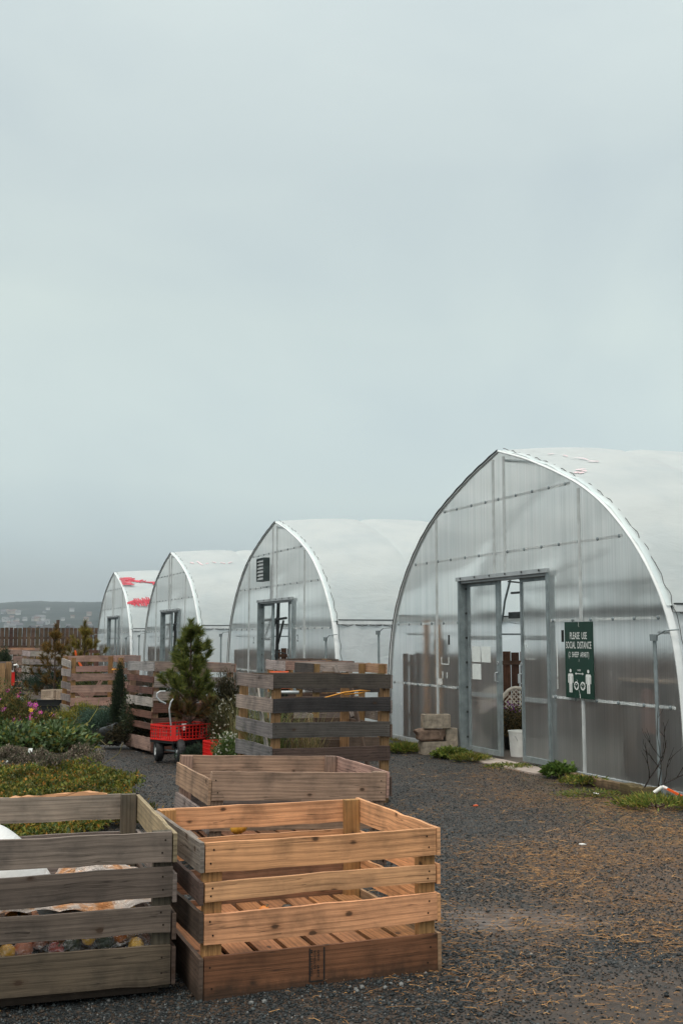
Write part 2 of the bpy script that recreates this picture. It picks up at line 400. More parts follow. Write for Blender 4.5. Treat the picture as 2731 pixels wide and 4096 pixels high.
def needles(name, P, D, L, W, cols, parent, mat):
    n = len(P); P = np.asarray(P, float); D = unit(np.asarray(D, float))
    L = np.broadcast_to(L, (n,))[:, None]; W = np.broadcast_to(W, (n,))[:, None]
    S = unit(np.cross(D, rng.normal(size=(n, 3))))
    v = np.stack([P-S*W*.5, P+S*W*.5, P+D*L], 1).reshape(-1, 3)
    f = np.arange(n*3).reshape(-1, 3)
    return np_obj(name, v, f, mat, parent, cols)
def pick(cols, n, var=.25, w=None):
    c = np.array(cols, float); i = rng.choice(len(c), n, p=w)
    return np.clip(c[i]*(1+rng.uniform(-var, var, (n, 1))), 0, 1)

# ------------------------------------------------------------------ camera, world, sun
cam_d = bpy.data.cameras.new('camera'); cam = bpy.data.objects.new('camera', cam_d); COL.objects.link(cam)
cam.location = (0, 0, 1.7006); cam.rotation_euler = (PI/2+.1127, 0, 0)
cam_d.sensor_fit = 'VERTICAL'; cam_d.sensor_height = 36; cam_d.lens = 38.85; cam_d.clip_end = 20000; cam_d.clip_start = .05
SC.camera = cam
w = bpy.data.worlds.new('World'); SC.world = w; w.use_nodes = True
nt = w.node_tree; nt.nodes.clear(); h = N(nt)
sky = h.n('ShaderNodeTexSky', sky_type='NISHITA', sun_disc=False)
SUN_EL, SUN_AZ = math.radians(58), math.radians(215)
sky.sun_elevation = SUN_EL; sky.sun_rotation = SUN_AZ; sky.air_density = 1.0; sky.dust_density = 3.0
bgs = h.n('ShaderNodeBackground'); h.l(sky.outputs[0], bgs.inputs[0]); bgs.inputs[1].default_value = .05
tc = h.n('ShaderNodeTexCoord').outputs['Generated']
sx = h.n('ShaderNodeSeparateXYZ'); h.l(tc, sx.inputs[0])
cl = h.noise(h.mapped(tc, (1, 1, 2.2)), 1.7, 5, .5, .6)
el = h.math('ADD', sx.outputs[2], h.math('MULTIPLY', h.math('SUBTRACT', cl, .5), .10))
side = h.math('MULTIPLY', h.math('ADD', sx.outputs[0], .3), .055)     # a little clearer towards the right
el = h.math('ADD', el, side)
ov = h.ramp(el, [(0, (.20, .245, .275)), (.035, (.25, .298, .318)), (.085, (.365, .425, .435)), (.15, (.485, .54, .50)), (.30, (.535, .59, .525)), (.42, (.50, .555, .52)), (.55, (.60, .66, .62)), (.8, (1.65, 1.66, 1.58)), (1.0, (2.5, 2.45, 2.3))])
cl2 = h.noise(h.mapped(tc, (1, 1, 1.6)), 2.4, 4, .5, .4)
ov = h.mix(1.0, ov, h.ramp(cl2, [(.32, (.90, .915, .935)), (.6, (1.05, 1.05, 1.03))]), 'MULTIPLY')
bgo = h.n('ShaderNodeBackground'); h.l(ov, bgo.inputs[0]); bgo.inputs[1].default_value = 1.0
ad = h.n('ShaderNodeAddShader'); h.l(bgs.outputs[0], ad.inputs[0]); h.l(bgo.outputs[0], ad.inputs[1])
wo = h.n('ShaderNodeOutputWorld'); h.l(ad.outputs[0], wo.inputs[0])
sd = bpy.data.lights.new('sun', 'SUN'); so = bpy.data.objects.new('sun', sd); COL.objects.link(so)
sd.energy = 1.2; sd.angle = math.radians(25); sd.color = (1, .92, .8)
so.location = (0, 0, 60)
d = Vector((math.sin(SUN_AZ)*math.cos(SUN_EL), math.cos(SUN_AZ)*math.cos(SUN_EL), math.sin(SUN_EL)))
so.rotation_euler = d.to_track_quat('Z', 'Y').to_euler()
vs = SC.view_settings; vs.view_transform = 'Standard'; vs.look = 'None'; vs.exposure = 0; vs.gamma = 1
SC.render.engine = 'CYCLES'
cy = SC.cycles; cy.use_denoising = True; cy.max_bounces = 12; cy.transmission_bounces = 10; cy.transparent_max_bounces = 10; cy.diffuse_bounces = 7
cy.sample_clamp_indirect = 6; cy.volume_bounces = 0
try: cy.denoiser = 'OPENIMAGEDENOISE'; cy.denoising_prefilter = 'ACCURATE'
except Exception: pass

# ------------------------------------------------------------------ ground, hill, haze
def fbm(x, y, s=1.0, seed=0):
    r = np.random.default_rng(seed); z = 0; a = 1
    for o in range(5):
        for k in range(3):
            th = r.uniform(0, 2*PI); ph = r.uniform(0, 2*PI); f = s*(2**o)*r.uniform(.7, 1.3)
            z = z+a*np.sin((x*math.cos(th)+y*math.sin(th))*f+ph)/3
        a *= .5
    return z
def gz(x, y): return .012*fbm(np.asarray(x, float), np.asarray(y, float), 1.6, 3)*np.clip((np.asarray(y, float)-3)/2, 0, 1)
xs = np.concatenate([[-5900, -2500, -900, -300, -120, -50, -25, -14], np.arange(-9, 7.01, .09), [9, 14, 25, 50, 120, 300, 900, 2500, 5900]])
ys = np.concatenate([[-280, -60, -10, 0, 2], np.arange(3.5, 18.01, .09), [19, 21, 24, 30, 40, 60, 100, 200, 500, 1500, 3000, 4500, 6800]])
gx, gy = np.meshgrid(xs, ys, indexing='ij')
near = (np.abs(gx) < 10) & (gy > 3) & (gy < 19)
gzv = np.where(near, gz(gx, gy), 0)
nx, ny = len(xs), len(ys); ii = np.arange(nx*ny).reshape(nx, ny)
fa = np.stack([ii[:-1, :-1], ii[1:, :-1], ii[1:, 1:], ii[:-1, 1:]], -1).reshape(-1, 4)
tag(np_obj('ground', np.stack([gx, gy, gzv], -1).reshape(-1, 3), fa, M['ground'], smooth=True), kind='structure')
# far wooded hill with a town on its foot
hx = np.linspace(-4200, 4200, 240); hy = np.linspace(1500, 6600, 130)
def hill_z(X, Y):
    ang = X/np.maximum(Y, 1)
    rid = 158+9*np.sin(ang*26+1.2)+5*np.sin(ang*61)+3.0*fbm(X, Y*0, .02, 5)
    t = np.clip((Y-1600)/3600, 0, 1); s = t*t*(3-2*t)
    up = .32*t+.68*s**1.6
    dn = np.clip((Y-5300)/1400, 0, 1)
    return rid*up*(1-.6*dn)+2.5*fbm(X, Y, .012, 8)*np.clip(t*3, 0, 1)-.6
HX, HY = np.meshgrid(hx, hy, indexing='ij'); HZ = hill_z(HX, HY)
HZ += np.where(HY > 4800, rng.normal(0, 2.2, HZ.shape), 0)
ii = np.arange(HX.size).reshape(HX.shape)
fa = np.stack([ii[:-1, :-1], ii[1:, :-1], ii[1:, 1:], ii[:-1, 1:]], -1).reshape(-1, 4)
tag(np_obj('hill', np.stack([HX, HY, HZ], -1).reshape(-1, 3), fa, M['hill']), kind='structure')
mh, nth = new_mat('haze_air'); hh = N(nth)
pv = hh.n('ShaderNodeVolumePrincipled'); pv.inputs['Color'].default_value = (.80, .90, .97, 1); pv.inputs['Density'].default_value = .00009; pv.inputs['Anisotropy'].default_value = .1
hh.out(pv.outputs[0], True)
mb = MB(); mb.box2((-6000, -300, -4.5), (6000, 6900, 200)); hz = mb.build('haze', mh); tag(hz, kind='stuff')

def house_proto(wc, rc, W, D, Hh, R):
    t = thing('house', '', 'house')
    b = MB(); b.box2((-W/2, -D/2, -3), (W/2, D/2, Hh)); 
    b.add([(-W/2, -D/2, Hh), (-W/2, D/2, Hh), (-W/2, 0, Hh+R)], [(0, 1, 2)]); b.add([(W/2, -D/2, Hh), (W/2, D/2, Hh), (W/2, 0, Hh+R)], [(0, 1, 2)])
    b.build('wall', wc, t)
    b = MB(); e = .5
    for sg in (-1, 1):
        b.add([(-W/2-e, sg*(D/2+e), Hh-.3), (W/2+e, sg*(D/2+e), Hh-.3), (W/2+e, 0, Hh+R+.05), (-W/2-e, 0, Hh+R+.05),
               (-W/2-e, sg*(D/2+e), Hh-.1), (W/2+e, sg*(D/2+e), Hh-.1), (W/2+e, 0, Hh+R+.3), (-W/2-e, 0, Hh+R+.3)],
              [(0, 1, 2, 3), (4, 5, 6, 7), (0, 1, 5, 4), (1, 2, 6, 5), (0, 3, 7, 4)])
    b.build('roof', rc, t); return t
protos = []
for col, rc in (((.36, .37, .37), (.10, .105, .11)), ((.20, .22, .23), (.07, .07, .08)), ((.28, .25, .22), (.10, .07, .06))):
    protos.append(house_proto(principled('house_wall', col, .8, 0, .08, .1), principled('house_roof', rc, .8, 0, .1, .1), 10, 8.5, 5.5, 3.2))
used = [False]*3
lab_h = ['tiny pale house among the hazy town on the hillside beyond the fence', 'tiny grey house among the hazy town on the hillside beyond the fence', 'tiny tan house among the hazy town on the hillside beyond the fence']
hr = random.Random(3)
spots = [(hr.choice([hr.uniform(-.315, -.288), hr.uniform(-.315, -.288), hr.uniform(-.277, -.256), hr.uniform(-.285, -.225)]), 2500+1500*hr.random()**1.6) for _ in range(46)]
def dup(root):
    r = root.copy(); COL.objects.link(r)
    for ch in root.children:
        c = ch.copy(); COL.objects.link(c); c.parent = r
        for g in ch.children:
            d = g.copy(); COL.objects.link(d); d.parent = c
    return r
for a, Y in spots:
    k = hr.choice([0, 0, 0, 1, 2]); o = protos[k] if not used[k] else dup(protos[k]); used[k] = True
    X = a*Y; o.location = (X, Y, float(hill_z(np.array(X), np.array(Y)))); o.rotation_euler = (0, 0, hr.uniform(-.6, .6)); s = hr.uniform(.9, 1.7); o.scale = (s, s, s)
    tag(o, lab_h[k], 'house', ['pale houses of the far town', 'grey houses of the far town', 'tan houses of the far town'][k])
# nearer dark gables just over the fence
gp = house_proto(principled('dark_siding', (.10, .12, .13), .8, 0, .08, .1), principled('dark_roof', (.05, .055, .06), .8, 0, .1, .1), 12, 9, 9.6, 3.6)
for i, (a, Y, rz, lb) in enumerate(((-.2775, 1150, 1.4, 'dark gabled house just showing over the fence, left of the others'), (-.2705, 1180, 1.5, 'dark gabled house second along above the fence pickets'), (-.2625, 1080, .15, 'long dark roofed house above the fence left of the tall post'), (-.2435, 1150, 1.3, 'dark gabled house above the fence right of the tall post'), (-.229, 1120, .1, 'long dark roofed house above the fence beside the far greenhouse'))):
    o = gp if i == 0 else dup(gp); o.location = (a*Y, Y, 0); o.rotation_euler = (0, 0, rz); tag(o, lb, 'house', 'dark houses beyond the fence')

# ------------------------------------------------------------------ greenhouses
PZ = [(3.83, 0), (3.83, .6), (3.80, 1.1), (3.725, 1.59), (3.57, 2.05), (3.29, 2.5), (2.93, 2.9), (2.48, 3.28), (1.99, 3.575), (1.39, 3.83), (.75, 4.07), (.0, 4.29)]
px_ = np.array([p[0] for p in PZ]); pz_ = np.array([p[1] for p in PZ])
def smooth_prof(n=60):
    s = np.concatenate([[0], np.cumsum(np.hypot(np.diff(px_), np.diff(pz_)))]); t = np.linspace(0, s[-1], 400)
    X = np.interp(t, s, px_); Z = np.interp(t, s, pz_); k = np.ones(31)/31
    Xs = np.convolve(np.pad(X, 15, mode='edge'), k, 'valid'); Zs = np.convolve(np.pad(Z, 15, mode='edge'), k, 'valid')
    wgt = np.clip(np.minimum(np.arange(400), 399-np.arange(400))/20, 0, 1); X = X*(1-wgt)+Xs*wgt; Z = Z*(1-wgt)+Zs*wgt
    i = np.linspace(0, 399, n).round().astype(int); return X[i], Z[i]
QX, QZ = smooth_prof(60)
def top_z(x): return float(np.interp(abs(x), QX[::-1], QZ[::-1]))
# full arch left(-x) -> ridge -> right(+x), with outward normals
AX = np.concatenate([-QX, QX[::-1][1:]]); AZ = np.concatenate([QZ, QZ[::-1][1:]])
TX = np.gradient(AX); TZ = np.gradient(AZ); ln = np.hypot(TX, TZ); NX, NZ = -TZ/ln, TX/ln
NA = len(AX); LEN = 18.0
EAVE = 2.02
ARCH = [.12]+[2.0+1.9*k for k in range(9)]
def cover_pt(i, t, extra=0.0):
    """i: fractional index along arch"""
    X, Z, a, b = (float(np.interp(i, np.arange(NA), A)) for A in (AX, AZ, NX, NZ))
    e = min(1, max(0, (Z-EAVE)/.9)); q = e*e*(3-2*e)
    off = .035+q*(.155*(1-math.exp(-t/.9)))-sum(.055*math.exp(-((t-ti)/.12)**2) for ti in ARCH[1:])*(.35+.65*q)
    off += .010*math.sin(i*.9+t*1.7)*q+.006*math.sin(i*2.3-t*3.1)
    return Vector((X+a*(off+extra), t, Z+b*(off+extra)))
IE = [i for i in range(NA) if AZ[i] >= EAVE]
def panel_between(mb, a, b, z0, y=0.0, n=14, flip=1):
    xs_ = np.linspace(a, b, n+1)
    if abs(b) > 3.7 or abs(a) > 3.7:
        tt = np.linspace(0, 1, n+1); tt = 1-(1-tt)**2 if abs(b) > abs(a) else tt**2; xs_ = a+(b-a)*tt
    vs = []
    for x in xs_:
        zt = top_z(x) if abs(x) < 3.829 else .6
        vs += [(x, y, z0), (x, y, max(zt-.01, z0+.01))]
    mb.add(vs, [(2*i, 2*i+2, 2*i+3, 2*i+1) for i in range(n)])
def txt_mesh(s, size, font_bold=0.0, sx=1.0):
    cu = bpy.data.curves.new('text', 'FONT'); cu.body = s; cu.size = size; cu.align_x = 'CENTER'; cu.offset = font_bold; cu.resolution_u = 3
    o = bpy.data.objects.new('text', cu); COL.objects.link(o)
    dg = bpy.context.evaluated_depsgraph_get(); ev = o.evaluated_get(dg); me = ev.to_mesh()
    v = [(p.co.x*sx, p.co.y) for p in me.vertices]; f = [tuple(p.vertices) for p in me.polygons]
    ev.to_mesh_clear(); bpy.data.objects.remove(o); bpy.data.curves.remove(cu)
    return v, f
def put_text(mb, s, cx, z, width, height, y, bold=0.0, rot=0.0):
    """text centred at cx, baseline z, scaled to width x height on the plane y facing -y"""
    v, f = txt_mesh(s, 1.0, bold)
    if not v: return
    X = [p[0] for p in v]; Z = [p[1] for p in v]; x0, x1, z0, z1 = min(X), max(X), min(Z), max(Z)
    sx, sz = width/(x1-x0), height/(z1-z0); out = []
    for (a, b) in v:
        p, q = (a-(x0+x1)/2)*sx, (b-z0)*sz
        out.append((cx+p*math.cos(rot)-q*math.sin(rot), y, z+p*math.sin(rot)+q*math.cos(rot)))
    mb.add(out, f)

def greenhouse(name, label, gx, gy, gt, zoff, num, left_leaf, right_leaf, opening_dark=True, detail=True):
    G = thing('greenhouse', label, 'greenhouse', (gx, gy, zoff), gt-PI, 'white hoop greenhouses in a row')
    # end wall sheets
    cuts = [(-1.976, -3.829, 0), (-1.225, -1.976, 0), (1.976, 1.225, 0), (3.829, 1.976, 0), (1.225, -1.225, 2.54)]
    for a, b, z0 in cuts:
        mb = MB()
        if (a, b, z0) == cuts[4]:
            panel_between(mb, -1.225, 0, z0, 0, 10); panel_between(mb, 0, 1.225, z0, 0, 10)
        else: panel_between(mb, min(a, b), max(a, b), .06, 0)
        mb.build('wall_panel', M['poly'], G)
    mb = MB()   # rear wall
    panel_between(mb, -3.829, 0, 0, LEN, 16); panel_between(mb, 0, 3.829, 0, LEN, 16); mb.build('rear_wall', M['poly'], G)
    # film over the roof
    ts = np.unique(np.concatenate([np.linspace(0, 1.2, 9), np.linspace(1.2, LEN, 46), [a+d for a in ARCH for d in (-.12, 0, .12) if 0 <= a+d <= LEN]]))
    i0, i1 = IE[0], IE[-1]; idx = np.linspace(i0, i1, 64)
    vs = [cover_pt(i, float(t)) for t in ts for i in idx]; n = len(idx)
    fs = [(a*n+b, a*n+b+1, (a+1)*n+b+1, (a+1)*n+b) for a in range(len(ts)-1) for b in range(n-1)]
    np_obj('roof_film', [tuple(p) for p in vs], fs, M['film'], G, smooth=True)
    # side curtains, rumpled
    for sg in (-1, 1):
        tt = np.linspace(.05, LEN, 150); zz = np.linspace(0.03, EAVE-.05, 12); vs = []
        for t in tt:
            for z in zz:
                x = float(np.interp(z, QZ, QX)); f = z/EAVE
                wv = .022*math.sin(9*t+3*math.sin(2.3*t)+2.5*f)*f**.6+.03*math.sin(2.2*t+4*f)*math.sin(PI*f)
                if t < 1.4: wv += .03*math.sin(18*f+6*t)*(1.4-t)/1.4*f
                vs.append((sg*(x+.015+wv), t, z))
        m_ = len(zz)
        fs = [(a*m_+b, (a+1)*m_+b, (a+1)*m_+b+1, a*m_+b+1) for a in range(len(tt)-1) for b in range(m_-1)]
        np_obj('side_curtain', vs, fs, M['curtain'], G, smooth=True)
        mb = MB(); xe = float(np.interp(EAVE, QZ, QX))+.03
        mb.box2((sg*xe-.03, .1, EAVE-.045), (sg*xe+.03, LEN, EAVE+.03)); r = mb.build('eave_rail', M['whitetrim'], G)
        mb = MB(); mb.box2((sg*(xe)-.036, .1, EAVE+.032), (sg*xe+.036, LEN, EAVE+.05)); 
        for k in range(60):   # scalloped dark lacing under the rail
            t0 = .15+k*LEN/60*.98; mb.tube([(sg*(xe+.034), t0, EAVE-.055), (sg*(xe+.04), t0+.14, EAVE-.075), (sg*(xe+.034), t0+.26, EAVE-.055)], .008, 4)
        mb.build('eave_lacing', M['darksteel'], G)
        mb = MB()
        for t in (2.9, 6.7, 10.5): mb.tube([(sg*(xe+.055), t, 0), (sg*(xe+.05), t-.05, EAVE)], .014, 6)
        mb.build('curtain_strap', M['alu'], G)
    # white trim round the gable
    vs = []; rr = random.Random(len(name)+num)
    for i in range(NA):
        jz = rr.uniform(-.012, .012)+.008*math.sin(i*.8)
        k_ = .4 if i < NA//2-1 else .52
        for (o, y) in (((-.014+jz*.6)*k_, -.012), (-.006, -.022), (.014*k_, -.026), (.034*k_, -.018), ((.044+jz*.4)*k_, .04), (.034*k_, .065)):
            vs.append((AX[i]+NX[i]*o, y, AZ[i]+NZ[i]*o))
    fs = [(i*6+j, i*6+j+1, (i+1)*6+j+1, (i+1)*6+j) for i in range(NA-1) for j in range(5)]
    np_obj('gable_trim', vs, fs, M['whitetrim'], G, smooth=True)
    mb = MB(); half = NA//2
    mb.tube([(AX[i]+NX[i]*(.022+.005*math.sin(i*1.9)), -.022, AZ[i]+NZ[i]*(.022+.005*math.sin(i*1.9))) for i in range(half+1)], .014, 5); mb.build('gable_rope', M['black'], G); mb = MB()
    pts = []
    for i in np.arange(half, NA-1, .5):
        j = int(i); f = i-j; X_, Z_, a_, b_ = (A[j]*(1-f)+A[j+1]*f for A in (AX, AZ, NX, NZ)); o_ = .047+.010*math.sin(i*3.1); pts.append((X_+a_*o_, .082+.012*math.sin(i*2.2), Z_+b_*o_))
    mb.tube(pts, .0045, 4)
    mb.build('gable_rope', M['black'], G)
    # vertical battens
    for x, z0 in ((-1.976, .06), (1.976, .06), (-.15, 2.56), (.15, 2.56)):
        mb = MB(); zt = top_z(x)-.05; mb.box2((x-.022, -.022, z0), (x+.022, -.002, zt)); mb.box2((x-.012, -.03, z0), (x+.012, -.0222, zt)); mb.build('batten', M['batten'], G)
    # girts behind the sheets and their screws
    for z in (.95, 1.911, 2.867, 3.618):
        xm = float(np.interp(z, QZ, QX))-.12
        segs_ = [(-xm, xm)] if z > 2.5 else [(-xm, -1.26), (1.26, xm)]
        for a, b in segs_:
            mb = MB(); mb.box2((a, .003, z-.017), (b, .015, z+.017)); mb.build('girt', M['girt'], G)
            k = max(2, int((b-a)/.42))
            for j in range(k+1):
                x = a+.06+(b-a-.12)*j/k+rr.uniform(-.03, .03)
                scr = MB(); scr.lathe([(.024, .001), (.024, .007), (.014, .012), (.0, .014)], 8, (x, 0, z), rot=Matrix.Rotation(PI/2, 3, 'X')); scr.build('screw', M['steel'], G)
    # base rail and sill boards
    for a, b in ((-3.83, -1.27), (1.27, 3.83)): mb = MB(); mb.box2((a, -.03, .02), (b, .03, .085)); mb.build('base_rail', M['alu'], G)
    # door frame, header, sliding leaves
    mb = MB(); mb.box2((-1.25, -.03, 0), (-1.2, .02, 2.56)); mb.box2((-1.25, .0205, 0), (-1.185, .13, 2.53)); mb.box2((-1.2, -.016, 0), (-1.185, .0204, 2.5)); mb.build('door_jamb', M['steel'], G)
    mb = MB(); mb.box2((1.205, -.03, 0), (1.245, .02, 2.56)); mb.box2((1.205, .0205, 0), (1.22, .13, 2.53)); mb.build('door_jamb', M['steel'], G)
    mb = MB(); mb.box2((-1.27, -.05, 2.525), (1.26, .0, 2.58)); mb.box2((-1.24, .0005, 2.49), (1.24, .16, 2.555)); mb.build('door_header', M['alu'], G)
    mb = MB()
    for k in range(7):
        for x in (-1.178,): mb.lathe([(0, 0), (.018, 0), (.018, .006), (0, .006)], 8, (x, .075, .25+k*.36), rot=Matrix.Rotation(PI/2, 3, 'Y'))
    for k in range(6): mb.lathe([(0, 0), (.016, 0), (.016, .006), (0, .006)], 8, (-1.1+k*.44, -.06, 2.56), rot=Matrix.Rotation(PI/2, 3, 'X'))
    mb.build('frame_bolt', M['darksteel'], G)
    for (a, b, st) in (left_leaf, right_leaf):
        y = .10
        leaf = bpy.data.objects.new('sliding_door', None); COL.objects.link(leaf); leaf.parent = G
        fr = MB(); lo = .06
        wl, wr = (.035, .085) if st == 'R' else (.035, .03) if st == 'L' else (.04, .04)
        fr.box2((a, y-.022, lo), (a+wl, y+.022, 2.5)); fr.box2((b-wr, y-.024, lo), (b, y+.024, 2.5))
        fr.box2((a+wl, y-.02, 2.44), (b-wr, y+.02, 2.499)); fr.box2((a+wl, y-.03, lo), (b-wr, y+.03, lo+.07))
        fr.build('door_frame', M['steel'], leaf)
        rl = MB()
        for z in (.87, 1.69): rl.box2((a+wl, y+.008, z-.03), (b-wr, y+.04, z+.03))
        rl.build('cross_rail', M['alu'], leaf)
        pn = MB(); pn.add([(a+wl, y, lo+.07), (b-wr, y, lo+.07), (b-wr, y, 2.44), (a+wl, y, 2.44)], [(0, 1, 2, 3)]); pn.build('door_panel', M['poly'], leaf)
        hd = MB(); hx_ = b-.04 if st != 'L' else a+.02
        hd.tube([(hx_, y-.03, 1.08), (hx_, y-.075, 1.09), (hx_, y-.075, 1.2), (hx_, y-.03, 1.21)], .01, 6)
        hd.build('door_handle', M['alu'], leaf); hd = MB()
        hd.tube([(hx_+.02*math.cos(q), y-.03, 1.34+.02*math.sin(q)) for q in np.linspace(0, 2*PI, 9)], .006, 5)
        hd.build('latch_ring', M['alu'], leaf)
    # hoops and trusses
    for k, t in enumerate(ARCH[1:8]):
        mb = MB(); mb.tube([(cover_pt(i, t, -.036) if AZ[i] > EAVE+.2 else (AX[i]-NX[i]*.05, t, AZ[i]-NZ[i]*.05)) for i in range(0, NA, 2)], .021, 6, caps=True); mb.build('hoop', M['steel'], G)
        mb = MB(); t = t+.1
        mb.box2((-3.42, t-.03, 2.02), (3.42, t+.03, 2.13)); mb.tube([(-3.35, t, 2.46), (3.35, t, 2.46)], .022, 6)
        for a, za, b, zb in ((-1.7, 2.1, -3.05, 2.7), (1.7, 2.1, 3.05, 2.7)): mb.tube([(a, t, za), (b, t, zb)], .028, 6)
        mb.build('truss', M['darksteel'], G)
    mb = MB()
    for x in (0,): mb.tube([(x, .1, top_z(x)-.12), (x, LEN-.2, top_z(x)-.12)], .02, 6)
    for x, z in ((-3.3, 1.75), (3.3, 1.75)): mb.tube([(x, .15, z), (x, LEN-.2, z)], .016, 6)
    mb.build('purlin', M['steel'], G)
    # crank poles of the roll-up sides
    for x, y, z1 in ((3.545, -.13, 1.72), (-3.93, -.16, 1.80)):
        mb = MB(); mb.tube([(x+.02, y, -.05), (x, y, z1)], .021, 8); mb.tube([(x, y, z1-.02), (x+.16, y+.02, z1+.05), (x+.16, y+.02, z1+.05), (x+.24, y+.14, z1+.06)], .009, 5)
        mb.lathe([(0, -.04), (.04, -.04), (.045, .03), (0, .04)], 8, (x, y-.01, z1-.02)); mb.build('crank_pole', M['steel'], G)
    # propping posts just inside the doors of the second and third houses
    if num in (2, 3):
        mb = MB(); mb.tube([(-1.12, .38, .02), (-.86, .38, 3.4)], .042, 8); mb.tube([(-1.5, .38, 1.75), (-.95, .38, 2.25)], .026, 6); mb.tube([(-1.02, .40, 1.55), (-.55, .38, 2.1)], .026, 6); mb.tube([(-1.6, .36, 2.12), (-.3, .36, 2.16)], .03, 6); mb.tube([(-1.6, .40, 1.42), (-.4, .38, 1.36)], .014, 5)
        mb.build('door_prop', M['darksteel'], G)
    # house number on both sides of the door
    for x in (-1.58, 1.555):
        mb = MB(); put_text(mb, str(num), x, 1.585 if x < 0 else 1.64, .06 if num == 1 else .085, .147, -.012, .012)
        mb.build('house_number', M['ink'], G)
    # concrete threshold
    mb = MB(); mb.box2((-1.35, -.32, -.05), (1.35, .1, .022)); mb.build('threshold', M['slab'], G)
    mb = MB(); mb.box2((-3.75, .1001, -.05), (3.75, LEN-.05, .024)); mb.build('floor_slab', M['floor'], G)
    return G

GH = {}
GH[1] = greenhouse('one', 'nearest white hoop greenhouse, numbered 1, with half open sliding doors and green sign', 2.205, 15.344, 1.942, 0, 1, (-1.145, -.206, 'R'), (.376, 1.17, 'L'))
GH[2] = greenhouse('two', 'white hoop greenhouse, numbered 2, with a dark louvered vent box high on its gable', -1.473, 24.672, 1.945, -.03, 2, (-1.165, -.40, 'R'), (.67, 1.17, 'L'))
GH[3] = greenhouse('three', 'third white hoop greenhouse, behind the potted pine, with faded pink tape near its ridge', -5.20, 33.738, 1.944, -.04, 3, (-1.165, -.13, 'R'), (.55, 1.17, 'L'))
GH[4] = greenhouse('four', 'farthest white hoop greenhouse beside the picket fence, roof patched with bright red tape', -9.07, 44.206, 1.944, -.04, 4, (-1.165, -.05, 'R'), (.1, 1.17, 'L'))

def gpt(k, x, y, z):
    """local greenhouse point to world"""
    o = GH[k]; return Matrix.Translation(o.location) @ Matrix.Rotation(o.rotation_euler.z, 4, 'Z') @ Vector((x, y, z))
def grot(k): return GH[k].rotation_euler.z
# tape patches on the films: strips laid over the curved surface
def i_at(z): return NA-1-float(np.interp(z, QZ, np.arange(60)))   # right-hand slope index at height z
def tape(k, strips, mat, name='tape_patch'):
    mb = MB()
    for j, (z0, t0, z1, t1, w_) in enumerate(strips):
        n = 5; A = []; B = []
        ia, ib = i_at(z0), i_at(z1)
        dt, di = t1-t0, (ib-ia); 
        for q in range(n+1):
            s = q/n; i = ia+di*s; t = t0+dt*s; ex = .012+.0016*j
            L_ = math.hypot(dt, di*.1)+1e-6; pi_, pt = -dt/L_*w_/2/.1, di*.1/L_*w_/2
            A.append(cover_pt(i+pi_, max(t+pt, .0), ex)); B.append(cover_pt(i-pi_, max(t-pt, .0), ex))
        vs = A+B; mb.add(vs, [(q, q+1, n+2+q, n+1+q) for q in range(n)])
    return mb.build(name, mat, GH[k])
r_ = random.Random(5); st = []
for q in range(26):     # long strip running back, wedge against the trim
    t = q*.095; zc = 3.93-.30*min(1, t/1.1)+(.14*(t-1.1) if t > 1.1 else 0)
    st.append((zc+r_.uniform(-.05, .05), t, zc+r_.uniform(-.06, .06), t+.30, .06+r_.uniform(0, .05)))
for q in range(10): z = 3.95-.035*q; st.append((z, .0, z-.05, .2+.3*(1-q/16)+r_.uniform(-.05, .1), .06))
tape(4, st, M['tape'])
st = []
for q in range(24):
    t = q*.07; st.append((2.98+r_.uniform(-.05, .05)-.02*t, t, 2.98+r_.uniform(-.07, .07)-.02*t, t+.3, .07+r_.uniform(0, .05)))
for q in range(18):
    t = .25+q*.075; st.append((3.0+r_.uniform(.0, .13), t-.06, 2.88-r_.uniform(0, .12), t+r_.uniform(0, .06), .05))
tape(4, st, M['tape'])
tape(3, [(3.83-.03*q*.2+r_.uniform(-.05, .05), .25+q*.11, 3.80+r_.uniform(-.06, .06), .33+q*.11+r_.uniform(0, .08), .05) for q in range(0, 11, 2)], M['fadedtape'])
tape(1, [(4.15-.035*q+r_.uniform(-.03, .03), .22+q*.045+r_.uniform(0, .1), 4.14-.035*q+r_.uniform(-.04, .04), .30+q*.05+r_.uniform(0, .05), .03) for q in range(0, 9, 2)], M['fadedtape'])
tape(1, [(3.72+r_.uniform(-.04, .04), .12+q*.05, 3.72+r_.uniform(-.04, .04), .2+q*.05, .04) for q in range(4)], M['fadedtape'])
# louvered vent on greenhouse two
mb = MB(); x0, x1, z0, z1 = -.86, -.32, 2.99, 3.52
mb.box2((x0, -.18, z0), (x0+.025, -.03, z1)); mb.box2((x1-.025, -.18, z0), (x1, -.03, z1)); mb.box2((x0+.025, -.18, z1-.025), (x1-.025, -.03, z1)); mb.box2((x0+.025, -.18, z0), (x1-.025, -.03, z0+.025)); mb.box2((x0+.025, -.05, z0+.025), (x1-.025, -.031, z1-.025))
vb = mb.build('vent_box', M['vent'], GH[2])
mb = MB()
for q in range(6): mb.box(((x0+x1)/2, -.15, z0+.07+q*.08), (x1-x0-.056, .012, .084), rot=Matrix.Rotation(math.radians(-26), 3, 'X'))
mb.build('vent_louver', M['louver'], vb)

